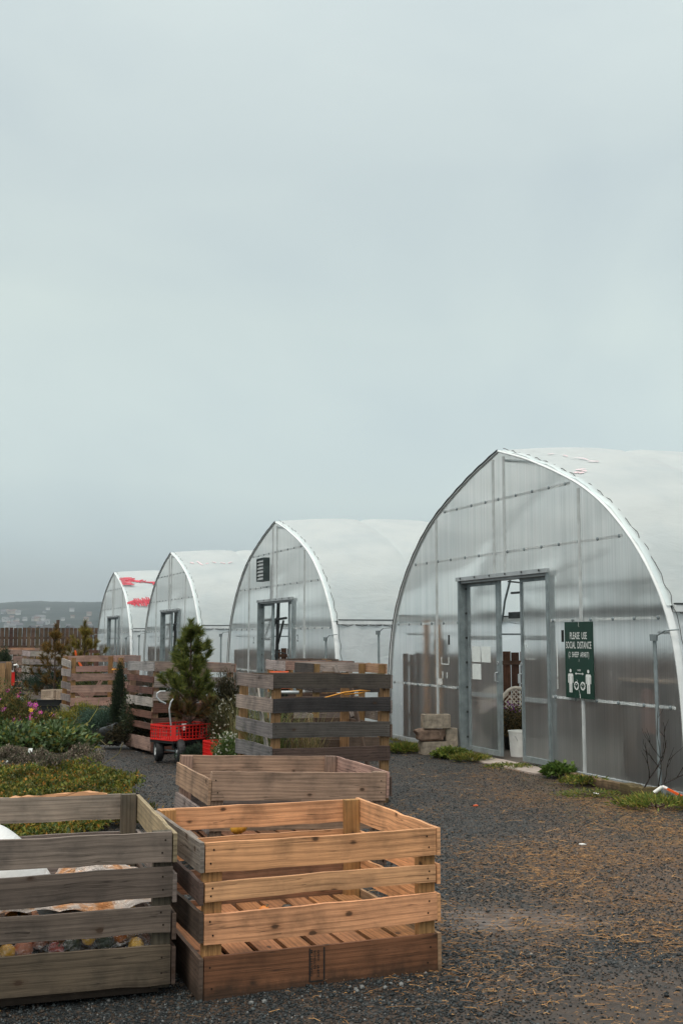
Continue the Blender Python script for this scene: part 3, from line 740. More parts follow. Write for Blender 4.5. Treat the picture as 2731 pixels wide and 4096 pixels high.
# the green sign on greenhouse one (local plane of the end wall)
sg = thing('sign', 'dark green social distance sign with white lettering on the nearest greenhouse wall', 'sign', gpt(1, 1.965, 0, 0), grot(1))
mb = MB(); sw, z0, z1 = .60, .966, 1.885; cx = 0.0
mb.box2((-sw/2, -.052, z0), (sw/2, -.040, z1)); mb.build('board', M['signgreen'], sg)
mb = MB(); yt = -.0545
put_text(mb, 'PLEASE  USE', 0, 1.675, .365, .085, yt, .006); put_text(mb, 'SOCIAL  DISTANCE', 0, 1.562, .545, .085, yt, .006); put_text(mb, '(2  SHEEP  APART)', 0, 1.438, .44, .084, yt, .005)
put_text(mb, '2 SHEEP', 0, 1.292, .078, .020, yt, .012)
mb.build('lettering', M['signwhite'], sg)
mb = MB()
def ell(mb, cx, cz, rx, rz, y, n=20, scal=0, amp=0):
    mb.add([(cx, y, cz)]+[(cx+rx*(1+amp*abs(math.cos(scal*a/2)))*math.cos(a), y, cz+rz*(1+amp*abs(math.cos(scal*a/2)))*math.sin(a)) for a in [2*PI*k/n for k in range(n)]], [(0, 1+k, 1+(k+1) % n) for k in range(n)])
def rect(mb, a, b, c, d, y): mb.add([(a, y, b), (c, y, b), (c, y, d), (a, y, d)], [(0, 1, 2, 3)])
for cx in (-.185, .195):
    dz = 0
    ell(mb, cx, 1.292, .022, .022, yt)
    mb.add([(cx-.056, yt, 1.24), (cx-.045, yt, 1.258), (cx+.045, yt, 1.258), (cx+.056, yt, 1.24), (cx+.056, yt, 1.225), (cx-.056, yt, 1.225)], [(0, 5, 4, 3, 2, 1)])
    rect(mb, cx-.056, 1.145, cx-.038, 1.2248, yt); rect(mb, cx+.038, 1.145, cx+.056, 1.2248, yt)
    rect(mb, cx-.031, 1.13, cx+.031, 1.2248, yt)
    rect(mb, cx-.031, 1.03, cx-.004, 1.1298, yt); rect(mb, cx+.004, 1.03, cx+.031, 1.1298, yt)
rect(mb, -.06, 1.256, .07, 1.264, yt)
mb.add([(-.085, yt, 1.26), (-.06, yt, 1.243), (-.06, yt, 1.277)], [(0, 1, 2)]); mb.add([(.095, yt, 1.26), (.07, yt, 1.277), (.07, yt, 1.243)], [(0, 1, 2)])
for cx in (-.062, .075): ell(mb, cx, 1.115, .047, .047, yt, 60, 11, .14)
mb.build('pictogram', M['signwhite'], sg)
mb = MB()
for cx in (-.062, .075):
    ell(mb, cx, 1.108, .019, .030, yt-.0012); ell(mb, cx, 1.131, .027, .017, yt-.0024); ell(mb, cx-.029, 1.117, .008, .018, yt-.0018); ell(mb, cx+.029, 1.117, .008, .018, yt-.0018)
mb.build('sheep_face', M['signgreen'], sg)
mb = MB()
for cx in (-.062, .075):
    for e in (-.008, .008): ell(mb, cx+e, 1.128, .006, .006, yt-.0036, 8)
cr = random.Random(2)
def crack(pts, w_):
    for (a, b), (c, d) in zip(pts, pts[1:]): 
        k = w_*cr.uniform(.6, 1.5); mb.add([(a-k, yt-.004, b), (c-k, yt-.004, d), (c+k, yt-.004, d), (a+k, yt-.004, b)], [(0, 1, 2, 3)])
crack([(.02, .968), (.022, .99), (.014, 1.02), (.006, 1.045), (-.012, 1.07)], .0042); crack([(-.035, 1.168), (-.03, 1.18), (-.06, 1.195), (-.1, 1.197), (-.13, 1.198)], .0018)
crack([(.015, 1.884), (.018, 1.86), (.012, 1.845), (.028, 1.82)], .0025); crack([(.01, 1.437), (.015, 1.42), (.005, 1.405)], .003)
mb.build('flaked_crack', M['signwhite'], sg)

# thin blank white rectangles on the left door leaf, chalk writing on the right one
for (a, b, c, d, lb) in ((-1.05, 1.34, -.775, 1.566, 'blank white rectangle on the door, upper left of three'), (-.765, 1.34, -.475, 1.566, 'blank white rectangle on the door, upper right of three'), (-1.05, 1.09, -.765, 1.315, 'blank white rectangle on the door, the lower one of three')):
    mb = MB(); mb.box2((a+.01, .090, b), (c-.01, .094, d)); o = mb.build('white_rectangle', M['paper']); o.location = gpt(1, 0, 0, 0); o.rotation_euler = (0, 0, grot(1)); tag(o, lb, 'paper', 'white rectangles on the greenhouse door')
leafR = [c for c in GH[1].children if c.name.startswith('sliding_door')][1]
mb = MB(); put_text(mb, 'off', .56, 1.49, .085, .05, .094, -.012); mb.build('chalk_writing', M['paper'], leafR); mb = MB(); put_text(mb, 'all annuals', .60, 1.40, .24, .042, .094, -.012); mb.build('chalk_writing', M['paper'], leafR); mb = MB()
mb.tube([(.44, .094, 1.64), (.47, .094, 1.60), (.45, .094, 1.57), (.49, .094, 1.565), (.51, .094, 1.6), (.53, .094, 1.575)], .0022, 4); mb.build('chalk_writing', M['paper'], leafR)
for (a, b, c, d) in ((-1.86, 1.3, -1.842, 1.4), (-1.62, 1.28, -1.602, 1.4), (-1.86, 1.285, -1.60, 1.298), (-1.83, 1.08, -1.808, 1.18), (-1.68, 1.08, -1.662, 1.17), (1.40, 1.2, 1.416, 1.62), (1.40, 1.05, 1.412, 1.18)): mb = MB(); mb.box2((a, -.006, b), (c, -.003, d)); mb.build('sticker_remnant', M['paper'], GH[1])
mb = MB(); mb.box2((-1.89, -.05, .98), (-1.84, -.003, 1.07)); mb.box2((-1.88, -.055, .985), (-1.85, -.0502, 1.02)); mb.build('latch_box', M['white'], GH[1])

# ---------------- inside the greenhouses
def pickets(mb, x0, L, pitch, wd, zt, y0=0.0, tone0=(.10, .05, .030), zb=0.0, var=.02):
    n = int(L/pitch)
    for k in range(n):
        z = zt+random.uniform(-var, var); x = x0+k*pitch
        slat(mb, (x+random.uniform(-.006, .006), y0, zb), (0, 0, 1), (1, 0, 0), (0, 1, 0), z-zb, wd, .02, jit(tone0, .3), .004, .001, 3, False)
for k in (1, 2, 3, 4):
    p = gpt(k, -3.42, .35, 0)
    t = thing('picket_fence', ['dark brown picket fence seen inside the nearest greenhouse through its open door', 'dim picket fence inside the greenhouse numbered 2', 'dim picket fence inside the third greenhouse', 'dim picket fence inside the farthest greenhouse'][k-1], 'fence', gpt(k, -3.42, .1, 0.024), grot(k)+PI/2)
    mb = MB(); pickets(mb, 0, 13.7, .168, .142, 1.41, -.02); mb.build('picket', M['wood'], t, uv=True, tone=True)
    mb = MB()
    for z in (.35, 1.2): slat(mb, (0, -.062, z), (1, 0, 0), (0, 0, 1), (0, 1, 0), 13.5, .075, .038, (.11, .06, .04), nails=False)
    mb.build('fence_rail', M['wood'], t, uv=True, tone=True)

def rail_box(mb, a, b, tone): slat(mb, a, *b, tone, .002, .001, 4, False)
# potting shelf uprights, left inside greenhouse one
t = thing('plant_rack', 'tan wooden rack with two uprights blurred behind the greenhouse wall, left end', 'rack', gpt(1, -3.25, .55, 0), grot(1))
for x in (0, .42):
    mb = MB(); slat(mb, (x, 0, .03), (0, 0, 1), (1, 0, 0), (0, 1, 0), 1.95, .12, .09, (.42, .22, .11), nails=False); mb.build('upright', M['wood'], t, uv=True, tone=True)
mb = MB()
for z in (.45, .88, 1.32): slat(mb, (-.1, .12, z), (1, 0, 0), (0, 1, 0), (0, 0, 1), .75, .35, .025, (.16, .11, .08), nails=False)
mb.build('shelf', M['wood'], t, uv=True, tone=True)
mb = MB(); mb.lathe([(0, 1.36), (.13, 1.36), (.16, 1.55), (.14, 1.66), (0, 1.7)], 12, (.24, .28, 0)); tag(mb.build('watering_can', M['darksteel']), 'dark rounded watering can on the blurred rack behind the greenhouse wall', 'watering can').parent = None
o = bpy.data.objects['watering_can']; o.location = t.location; o.rotation_euler = t.rotation_euler
# tall dark shelf at the right end
t = thing('wooden_cabinet', 'tall dark brown cabinet blurred behind the right end of the greenhouse wall', 'cabinet', gpt(1, 2.25, .45, 0), grot(1))
mb = MB(); slat(mb, (0, 0, .05), (0, 0, 1), (1, 0, 0), (0, 1, 0), 1.12, .78, .45, (.05, .033, .026), nails=False); mb.build('body', M['wood'], t, uv=True, tone=True)
mb = MB(); slat(mb, (-.03, -.03, 1.175), (1, 0, 0), (0, 1, 0), (0, 0, 1), .85, .5, .03, (.25, .18, .13), nails=False); mb.build('top', M['wood'], t, uv=True, tone=True)
mb = MB(); slat(mb, (.4, -.022, .6), (1, 0, 0), (0, 0, 1), (0, 1, 0), .34, .5, .02, (.15, .07, .05), nails=False); slat(mb, (.04, -.022, .12), (1, 0, 0), (0, 0, 1), (0, 1, 0), .3, .98, .02, (.08, .055, .04), nails=False); mb.build('door', M['wood'], t, uv=True, tone=True)
def bench(k, x, y, L, D, lb):
    t = thing('potting_bench', lb, 'bench', gpt(k, x, y, 0), grot(k))
    mb = MB(); slat(mb, (0, 0, .74), (0, 1, 0), (1, 0, 0), (0, 0, 1), L, D, .04, (.15, .10, .075), nails=False); mb.build('bench_top', M['wood'], t, uv=True, tone=True)
    for a in (0.05, D-.12):
        for b in (.05, L-.12):
            mb = MB(); slat(mb, (a, b, 0), (0, 0, 1), (1, 0, 0), (0, 1, 0), .74, .08, .08, (.12, .08, .06), nails=False); mb.build('leg', M['wood'], t, uv=True, tone=True)
    n = 2600; P = np.stack([rng.uniform(.05, D-.05, n), rng.uniform(.05, L-.05, n), .8+rng.uniform(0, .22, n)], 1)
    tag(leaves('bedding_plants', P, rng.normal(size=(n, 3))+[0, 0, .6], .07, .035, pick([(.04, .07, .02), (.08, .07, .03), (.05, .05, .03)], n), None, M['leaf']), 'mass of dull bedding plants on the '+lb.split(' seen')[0], 'plants', kind='stuff')
    o = COL.objects[-1]; o.location = t.location; o.rotation_euler = t.rotation_euler
for k, lb in ((1, 'long potting bench inside the nearest greenhouse seen through the wall'), (2, 'long potting bench inside the greenhouse numbered 2 seen through the wall'), (3, 'long potting bench inside the third greenhouse seen through the wall')):
    bench(k, .95, 1.6, 8, 1.0, lb)
# chair, dried plant, bucket in the doorway of greenhouse one
ch = thing('garden_chair', 'cream resin garden chair with lattice back just inside the open greenhouse door', 'chair', gpt(1, -1.82, 1.28, 0), grot(1)+math.radians(62))
mb = MB(); mb.tube([(.25*math.cos(a), .24+.03*math.sin(a), .56+.34*math.sin(a)) for a in np.linspace(-.25, PI+.25, 15)], .028, 8)
bk = mb.build('backrest', M['cream'], ch)
mb = MB()
for q in range(-5, 6):
    for s in (-1, 1):
        pts = []
        for u in np.linspace(-.24, .24, 9):
            z = .72+s*u*1.1+q*.075
            if (u/.235)**2+((z-.56)/.32)**2 < 1 and z > .5: pts.append((u, .25+.006*s, z))
        if len(pts) > 1: mb.tube(pts, .011, 5)
mb.box2((-.24, .235, .46), (.24, .265, .53)); mb.build('back_lattice', M['cream'], ch)
mb = MB(); mb.box2((-.26, -.24, .40), (.26, .24, .435)); mb.build('seat', M['cream'], ch)
for x in (-.24, .24):
    for y in (-.22, .22): mb = MB(); mb.tube([(x*1.1, y*1.1, 0), (x, y, .41)], [.022, .03], 6); mb.build('leg', M['cream'], ch)
    mb = MB(); mb.tube([(x*1.05, -.22, .41), (x*1.1, -.2, .62), (x*1.08, .1, .64), (x, .25, .7)], .022, 6); mb.build('armrest', M['cream'], ch)
def pot(name, lb, loc, r, hgt, mat, cat='pot', rot=None):
    t = thing(name, lb, cat, loc); mb = MB()
    mb.lathe([(0, .004), (r*.78, 0), (r, hgt), (r*1.06, hgt), (r*1.06, hgt*1.06), (r*.95, hgt*1.06), (r*.93, hgt*.9)], 24); mb.build('pot_body', mat, t, smooth=True)
    mb = MB(); mb.lathe([(0, hgt*.9), (r*.94, hgt*.89)], 20); mb.build('soil', M['soil'], t)
    if rot: t.rotation_euler = rot
    return t
t = pot('dried_plant', 'wilted brown bushy plant in a dark pot in front of the cream chair', gpt(1, -1.32, .95, .03), .2, .26, M['black'], 'plant')
n = 5200; a = rng.uniform(0, 2*PI, n); rr2 = rng.uniform(0, 1, n)**.5; P = np.stack([.36*rr2*np.cos(a), .36*rr2*np.sin(a), .22+.42*rng.uniform(0, 1, n)*(1-.35*rr2**2)], 1)
leaves('foliage', P, rng.normal(size=(n, 3))+[0, 0, -.4], .05, .014, pick([(.06, .045, .018), (.11, .075, .03), (.03, .032, .012), (.17, .12, .05)], n), t, M['leaf'])
n = 40; P = np.stack([rng.uniform(-.3, .3, n), rng.uniform(-.3, .3, n), rng.uniform(.56, .68, n)], 1); leaves('petal', P, rng.normal(size=(n, 3)), .04, .035, pick([(.14, .02, .2), (.22, .05, .28)], n), t, M['leaf'])
t = thing('bucket', 'white plastic bucket with a black triangle mark standing in the open greenhouse doorway', 'bucket', gpt(1, -.43, .5, .024), grot(1)-.3)
mb = MB(); mb.lathe([(0, .0), (.125, 0), (.15, .34), (.158, .34), (.158, .36), (.145, .36), (.12, .01), (0, .008)], 26); mb.build('pail', M['white'], t, smooth=False)
mb = MB(); ang = -2.05
for k, (a, b) in enumerate((((-.35, .24), (.25, .17)), ((.25, .17), (-.35, .13)))): mb.tube([((.1365+.0365*(a_*1)+.0)*1.0*math.cos(ang+p), (.1365+.0365*a_)*math.sin(ang+p), z) for p, z, a_ in [(a[0]+(b[0]-a[0])*s, a[1]+(b[1]-a[1])*s, (a[1]+(b[1]-a[1])*s)/.34-.29) for s in np.linspace(0, 1, 6)]], .006, 4)
mb.build('painted_mark', M['ink'], t)
mb = MB(); mb.tube([(.16*math.cos(a), .16*math.sin(a)*.5-.10, .30-.12*math.sin(a)) for a in np.linspace(0, PI, 9)], .004, 5); mb.build('bail_handle', M['alu'], t)
# hanging wires and hook in the door view
mb = MB(); mb.tube([(-1.6, 1.6, 2.02), (-1.7, 1.62, 1.7), (-1.8, 1.64, 1.42)], .005, 4); mb.tube([(-1.95, 1.6, 2.0), (-1.95, 1.6, 1.87), (-1.99, 1.6, 1.83), (-2.02, 1.6, 1.87)], .006, 4); mb.tube([(-3.3, 2.0, 2.66), (-1.8, 1.9, 2.52), (-1.2, 1.9, 2.62), (.5, 1.9, 2.9)], .014, 5); mb.build('hanging_cable', M['black'], GH[1])

# ------------------------------------------------------------------ slatted pallet crates
TH = .021
FRESH = (.60, .295, .145); FRESH2 = (.64, .325, .165); PLYW = (.17, .076, .038); POST = (.33, .185, .08); GREY = (.21, .175, .155); LGREY = (.34, .295, .27); DARK = (.074, .061, .053)
DBRN = (.10, .068, .052); PINK = (.34, .215, .17); RBRN = (.125, .062, .047); TAN = (.33, .205, .125); OLIVE = (.20, .145, .075)
def crate(label, loc, rot, W, D, H, front, back, left, right, post=POST, tilt=0.0, floor=PLYW, braces=(), group='slatted wooden pallet crates', base=True, warp=.005):
    t = thing('wooden_crate', label, 'crate', (loc[0], loc[1], float(gz(loc[0], loc[1])) if len(loc) == 2 else loc[2]), rot, group)
    t.rotation_euler = (0, tilt, rot)
    def panel(name, spec, o, a, n, L):
        mb = MB()
        for s in spec:
            z0, z1, tone = s[:3]; x0, x1 = (s[3], s[4]) if len(s) > 4 else (0, L); sl = s[5] if len(s) > 5 else 0
            aa = Vector(a)+Vector((0, 0, sl)); aa.normalize()
            slat(mb, Vector(o)+Vector(a)*x0+Vector((0, 0, z0)), aa, (0, 0, 1), n, x1-x0, z1-z0, TH-random.uniform(0, .002), jit(tone, .14), warp*(.15 if z0 < .03 else 1), .0018 if z0 > .03 else .0008, 10)
        if mb.v: mb.build(name, M['wood'], t, uv=True, tone=True)
    panel('side_panel', front, (0.001, -.0, 0), (1, 0, 0), (0, 1, 0), W-.002)
    panel('side_panel', back, (W-.001, D, 0), (-1, 0, 0), (0, -1, 0), W-.002)
    panel('side_panel', left, (-TH-.001, D, 0), (0, -1, 0), (1, 0, 0), D+.001)
    panel('side_panel', right, (W+TH+.001, -.001, 0), (0, 1, 0), (-1, 0, 0), D+.001)
    pw = .088
    for (x, y) in ((.003, TH+.002), (W-.003-pw, TH+.002), (.003, D-TH-.002-pw*.6), (W-.003-pw, D-TH-.002-pw*.6)):
        mb = MB(); slat(mb, (x, y, .03), (0, 0, 1), (1, 0, 0), (0, 1, 0), H-.045+random.uniform(0, .012), pw, pw*.6, jit(post, .12), .002, .001, 4, False)
        mb.build('corner_post', M['wood'], t, uv=True, tone=True)
    if base:
        mb = MB(); nb = 8; bw = (W-.02)/nb
        for k in range(nb): slat(mb, (.01+k*bw, .03, .15), (0, 1, 0), (1, 0, 0), (0, 0, 1), D-.06, bw*.82, .02, jit(floor, .2), .002, .001, 6, False)
        mb.build('floor_board', M['wood'], t, uv=True, tone=True)
        mb = MB()
        for y in (.05, D/2-.045, D-.14): slat(mb, (.05, y, .01), (1, 0, 0), (0, 0, 1), (0, 1, 0), W-.1, .13, .09, jit(DBRN, .2), .002, .001, 3, False)
        mb.build('base_skid', M['wood'], t, uv=True, tone=True)
    for (p, q, tn) in braces:
        p, q = Vector(p), Vector(q); a = (q-p).normalized(); n = Vector((0, 1, 0)) if abs(a.y) < .3 else Vector((1, 0, 0)); u = n.cross(a).normalized()
        mb = MB(); slat(mb, p, a, u, n, (q-p).length, .075, .02, jit(tn, .1), .003, .001, 6, False); mb.build('diagonal_brace', M['wood'], t, uv=True, tone=True)
    return t
# nearest crate, fresh boards
A = crate('fresh tan wooden crate, empty, nearest in the picture, with stamped plywood base', (-.652, 5.431), .362, 1.22, 1.143, .73,
      [(.588, .726, FRESH), (.452, .540, FRESH2), (.258, .398, FRESH2), (.0, .199, PLYW)],
      [(.595, .724, FRESH2), (.43, .545, FRESH2), (.24, .37, (.26, .14, .08)), (0, .2, (.25, .13, .07))],
      [(.585, .724, GREY), (.445, .545, DBRN), (.26, .40, DBRN), (0, .195, DBRN)],
      [(.59, .726, FRESH2), (.44, .54, FRESH), (.25, .39, FRESH), (0, .2, TAN)], post=(.40, .215, .085), floor=(.34, .16, .07), base=True, warp=.006)
mb = MB()   # plywood grade stamp
def ln_(x0, z0, x1, z1, w_=.0035): mb.add([(x0-w_, -.004, z0), (x0+w_, -.004, z0), (x1+w_, -.004, z1), (x1-w_, -.004, z1)], [(0, 1, 2, 3)])
ln_(.53, .035, .53, .192); ln_(.605, .035, .605, .192)
mb.add([(.53, -.004, .031), (.6, -.004, .031), (.6, -.004, .038), (.53, -.004, .038)], [(0, 1, 2, 3)])
put_text(mb, 'CSA 0121 M', .545, .122, .125, .011, -.0045, .012, PI/2); put_text(mb, 'EXTERIOR', .562, .138, .09, .011, -.0045, .012, PI/2); put_text(mb, 'DFP  060', .58, .118, .125, .011, -.0045, .012, PI/2)
# text runs upward: shift so letters sit inside the frame
mb.build('grade_stamp', M['ink'], A)
# grey crate at the left
B = crate('dark grey weathered crate full of film wrapped gourds, left foreground corner', (-1.95, 5.155), .315, 1.19, 1.36, .775,
      [(.625, .765, (.18, .142, .115)), (.455, .597, (.125, .10, .083)), (.30, .42, (.12, .095, .075)), (.055, .235, (.11, .081, .060))],
      [(.63, .775, (.25, .20, .165)), (.43, .55, GREY), (.25, .37, GREY), (.05, .2, GREY)],
      [(.6, .75, GREY), (.4, .53, GREY), (.05, .25, GREY)],
      [(.62, .76, (.30, .235, .15)), (.43, .56, GREY), (.26, .38, DBRN), (.05, .22, DBRN)], post=(.10, .085, .062), warp=.007)
mb = MB(); nb = 26; pr = random.Random(4)      # raw split wood along the far top edge
xs2 = np.linspace(.14, 1.02, nb); prof = [.0, .004, .008, .012, .014, .012, .010, .009, .012, .016, .020, .022, .021, .022, .026, .03, .036, .04, .043, .045, .044, .046, .044, .043, .038, 0]
vs = []
for x, p in zip(xs2, prof): vs += [(x, 1.338, .742-.006*pr.random()), (x, 1.338, .770+p*.5+.007*pr.uniform(-1, 1)), (x, 1.357, .772+p*.5+.007*pr.uniform(-1, 1)), (x, 1.357, .74)]
mb.add(vs, [(4*i+j, 4*i+4+j, 4*i+4+(j+1) % 4, 4*i+(j+1) % 4) for i in range(nb-1) for j in range(4)], (.56, .30, .16), [[(xs2[i], .3), (xs2[i+1], .3), (xs2[i+1], .31), (xs2[i], .31)] for i in range(nb-1) for j in range(4)])
mb.build('splintered_edge', M['wood'], B, uv=True, tone=True)
# low crate behind the fresh one
C = crate('pinkish grey crate with wide boards standing behind the fresh tan crate', (-.92, 7.78, .02), .33, 1.29, 1.2, .76,
      [(.56, .755, (.325, .215, .15)), (.36, .51, (.25, .155, .11)), (.16, .3, PINK), (0, .12, DBRN)], [(.56, .755, (.31, .205, .145)), (.34, .5, (.12, .10, .09)), (.1, .26, DBRN)],
      [(.53, .70, (.34, .225, .14)), (.34, .47, GREY), (.1, .26, GREY)], [(.57, .755, PINK), (.34, .5, PINK), (.1, .26, DBRN)], post=(.30, .20, .15), tilt=.042)
# tall dark crate
def z_levels(H, n, hgt, z0=.06): return [(z0+(H-z0-hgt)*k/(n-1), z0+(H-z0-hgt)*k/(n-1)+hgt) for k in range(n)]
Dc = crate('tall dark charcoal slatted crate with light diagonal braces beyond the low crate', (-.69, 11.15), .40, 1.29, 1.15, 1.33,
      [(1.20, 1.345, DARK), (.96, 1.105, (.04, .037, .036)), (.71, .86, (.075, .066, .06)), (.46, .61, (.075, .05, .04)), (.10, .30, DARK)],
      [(1.19, 1.33, DBRN), (.93, 1.06, DBRN), (.70, .83, DBRN), (.44, .58, DBRN), (.1, .3, DBRN)],
      [(1.195, 1.335, GREY), (.955, 1.095, (.29, .23, .20), 0, 1.14, .01), (.715, .86, (.17, .155, .148)), (.475, .625, (.16, .148, .14)), (.1, .3, GREY)],
      [(1.19, 1.33, GREY), (.94, 1.07, GREY), (.69, .82, DBRN), (.1, .3, DBRN)], post=(.26, .15, .07), tilt=.012,
      braces=(((.06, .72, 1.25), (.06, .22, .42), (.42, .37, .33)), ((1.2, .85, 1.25), (1.2, .3, .30), DBRN)))
crate('weathered crate with mottled boards directly behind the tall dark crate', (-.86, 17.2), .33, 1.1, 1.1, 1.33,
      [(1.19, 1.33, PINK), (.95, 1.08, PINK), (.7, .83, DBRN), (.45, .58, DBRN), (.06, .26, DBRN)], [(1.18, 1.32, GREY), (.9, 1.05, GREY), (.5, .65, GREY)],
      [(1.18, 1.33, LGREY), (.93, 1.06, DBRN), (.68, .81, GREY), (.1, .26, GREY)], [(1.18, 1.32, DARK), (.9, 1.04, DARK), (.5, .65, GREY)])
crate('brown post crate with a pale slanting brace rising behind the right of the dark crate', (-.40, 15.75), .30, 1.07, 1.0, 1.33,
      [(1.08, 1.20, (.13, .10, .05), .25, 1.05), (.93, 1.05, DARK), (.68, .82, DBRN), (.1, .3, DBRN)], [(1.19, 1.335, LGREY), (.95, 1.08, GREY), (.7, .83, GREY), (.45, .58, GREY)],
      [(1.19, 1.33, DARK), (.95, 1.08, DARK), (.5, .63, GREY)], [(1.19, 1.33, TAN), (.95, 1.08, GREY), (.5, .63, GREY)], post=(.26, .155, .07),
      braces=(((.62, .93, 1.30), (.92, .93, .55), LGREY),), tilt=.012)
crate('low dark edged crate farthest back below the vented greenhouse', (-.93, 19.6), .30, .9, .7, 1.31,
      [(1.2, 1.31, DBRN), (.95, 1.06, DBRN), (.6, .7, DBRN)], [(1.2, 1.31, DBRN), (.6, .7, DBRN)], [(1.2, 1.31, DBRN), (.6, .7, DBRN)], [(1.2, 1.31, DBRN), (.6, .7, DBRN)])
# crate behind the wagon
crate('tall crate with red brown left slats and pale grey upper boards behind the red wagon', (-2.76, 16.35), .50, 1.27, 1.2, 1.33,
      [(1.20, 1.335, (.25, .19, .165)), (.97, 1.13, LGREY), (.78, .91, LGREY, 0, .5), (.60, .74, RBRN), (.40, .53, RBRN), (.2, .36, GREY), (.03, .17, RBRN)],
      [(1.19, 1.33, GREY), (.95, 1.08, DBRN), (.7, .83, GREY), (.45, .58, DBRN), (.1, .3, GREY)],
      [(1.20, 1.335, (.36, .34, .325)), (1.04, 1.13, RBRN), (.87, .97, RBRN), (.69, .82, LGREY), (.52, .62, (.17, .085, .06)), (.36, .45, RBRN), (.05, .24, (.30, .20, .165))],
      [(1.2, 1.33, PINK), (.95, 1.08, PINK), (.6, .73, GREY)], post=(.30, .19, .12), tilt=.022)
crate('brownish pink crate with upper front slats missing, mended with orange string, behind junipers', (-5.28, 21.84), .40, 1.02, 1.1, 1.31,
      [(.86, .99, PINK), (.62, .76, PINK), (.36, .52, PINK), (.17, .31, PINK)], [(1.19, 1.32, PINK), (.99, 1.11, PINK), (.80, .92, PINK), (.5, .62, PINK), (.3, .42, (.2, .11, .08))],
      [(1.13, 1.27, LGREY, 0, 1.1, -.03), (.93, 1.07, LGREY), (.68, .81, GREY), (.44, .57, GREY), (.22, .36, GREY), (.02, .18, OLIVE)], [(1.19, 1.32, PINK), (.95, 1.08, PINK), (.45, .58, PINK)], post=(.29, .165, .07),
      braces=(((.2, 1.02, .8), (.5, 1.02, .45), PINK), ((.85, 1.02, .85), (.5, 1.02, .3), PINK), ((1.08, .2, 1.3), (1.12, .35, .55), (.35, .24, .14))))
crate('silver grey six slat crate beside the orange tinged pine', (-8.12, 29.1), .44, 1.15, 1.15, 1.33,
      [(1.2, 1.335, LGREY), (.99, 1.12, LGREY), (.78, .93, (.25, .23, .235)), (.57, .72, (.22, .19, .19)), (.35, .5, GREY), (.1, .28, GREY)], [(1.2, 1.33, GREY), (.95, 1.08, GREY), (.6, .73, GREY)],
      [(1.2, 1.335, LGREY), (.99, 1.13, LGREY), (.78, .94, LGREY), (.57, .73, LGREY), (.34, .5, LGREY), (.08, .28, (.30, .22, .17))], [(1.2, 1.33, GREY), (.6, .73, GREY)], post=(.26, .17, .10), tilt=.004)
crate('tan post crate corner at the left edge above the pink flowers', (-6.72, 18.55), .30, 1.2, 1.1, 1.27,
      [(1.14, 1.27, (.13, .115, .11), 0, .98), (.93, 1.07, (.14, .125, .12), 0, .98), (.7, .84, (.13, .10, .085), 0, .98), (.45, .6, DBRN, 0, .98), (.2, .34, DBRN, 0, .98)], [(1.14, 1.27, GREY), (.7, .84, GREY)], [(1.14, 1.27, GREY), (.7, .84, GREY)], [(1.14, 1.27, DARK), (.7, .84, DARK)], post=(.34, .205, .10))
mb = MB(); slat(mb, (1.0, -.06, .02), (0, 0, 1), (1, 0, 0), (0, 1, 0), 1.24, .09, .055, (.33, .2, .1), .002, .001, 4, False); mb.build('corner_post', M['wood'], [o for o in COL.objects if o.get('label', '').startswith('tan post crate')][0], uv=True, tone=True)
crate('white posted low crate beyond the silver grey crate, near the fence', (-10.1, 33.5), .15, 1.35, 1.0, 1.32,
      [(1.17, 1.31, (.24, .165, .135)), (.87, 1.03, (.24, .165, .135)), (.5, .65, DBRN)], [(1.17, 1.31, PINK), (.6, .74, PINK)], [(1.17, 1.31, LGREY), (.6, .74, PINK)], [(1.17, 1.31, PINK), (.6, .74, PINK)], post=(.40, .38, .37))
crate('orange brown boarded crate far left in front of the picket fence', (-12.4, 38.0), .1, 1.9, 1.0, 1.33,
      [(1.16, 1.33, (.42, .235, .145)), (.86, 1.05, (.28, .18, .15)), (.5, .65, PINK)], [(1.17, 1.31, PINK)], [(1.17, 1.31, PINK)], [(1.17, 1.31, PINK), (.6, .74, PINK)])
crate('small dark red brown frame crate in front of the farthest greenhouse', (-8.08, 34.6), .1, .5, .5, 1.3,
      [(1.22, 1.3, RBRN)], [(1.22, 1.3, RBRN)], [(1.22, 1.3, RBRN)], [(1.22, 1.3, RBRN)], post=RBRN, base=False)
crate('narrow grey crate end behind the orange string post', (-4.78, 24.1), .3, .42, .6, 1.30,
      [(1.16, 1.30, (.24, .18, .16)), (.9, 1.04, PINK), (.6, .74, PINK), (.2, .34, PINK)], [(1.16, 1.3, PINK)], [(1.16, 1.3, PINK)], [(1.16, 1.3, PINK), (.7, .84, PINK)])
def rope(name, lb, pts, r, mat, cat='string'):
    mb = MB(); mb.tube(pts, r, 6); tag(mb.build(name, mat, smooth=True), lb, cat)
M['yrope'] = principled('orange_yellow_twine', (.62, .27, .03), .6, 0, .1, 20)
rope('orange_string', 'orange string tied round the tan crate post', [(-4.47+.075*math.cos(a), 22.16+.075*math.sin(a)-.0, 1.06+.006*math.sin(3*a)) for a in np.linspace(0, 2*PI, 17)], .012, M['yrope'])
rope('yellow_rope', 'bright orange yellow rope end looped inside the tall dark crate', [(-.36, 12.1, 1.0), (-.14, 12.1, 1.06), (.03, 12.12, 1.105), (.20, 12.15, 1.125), (.31, 12.18, 1.12), (.2, 12.16, 1.095), (.04, 12.14, 1.08), (.0, 12.12, 1.10), (.14, 12.14, 1.118)], .008, M['yrope'])

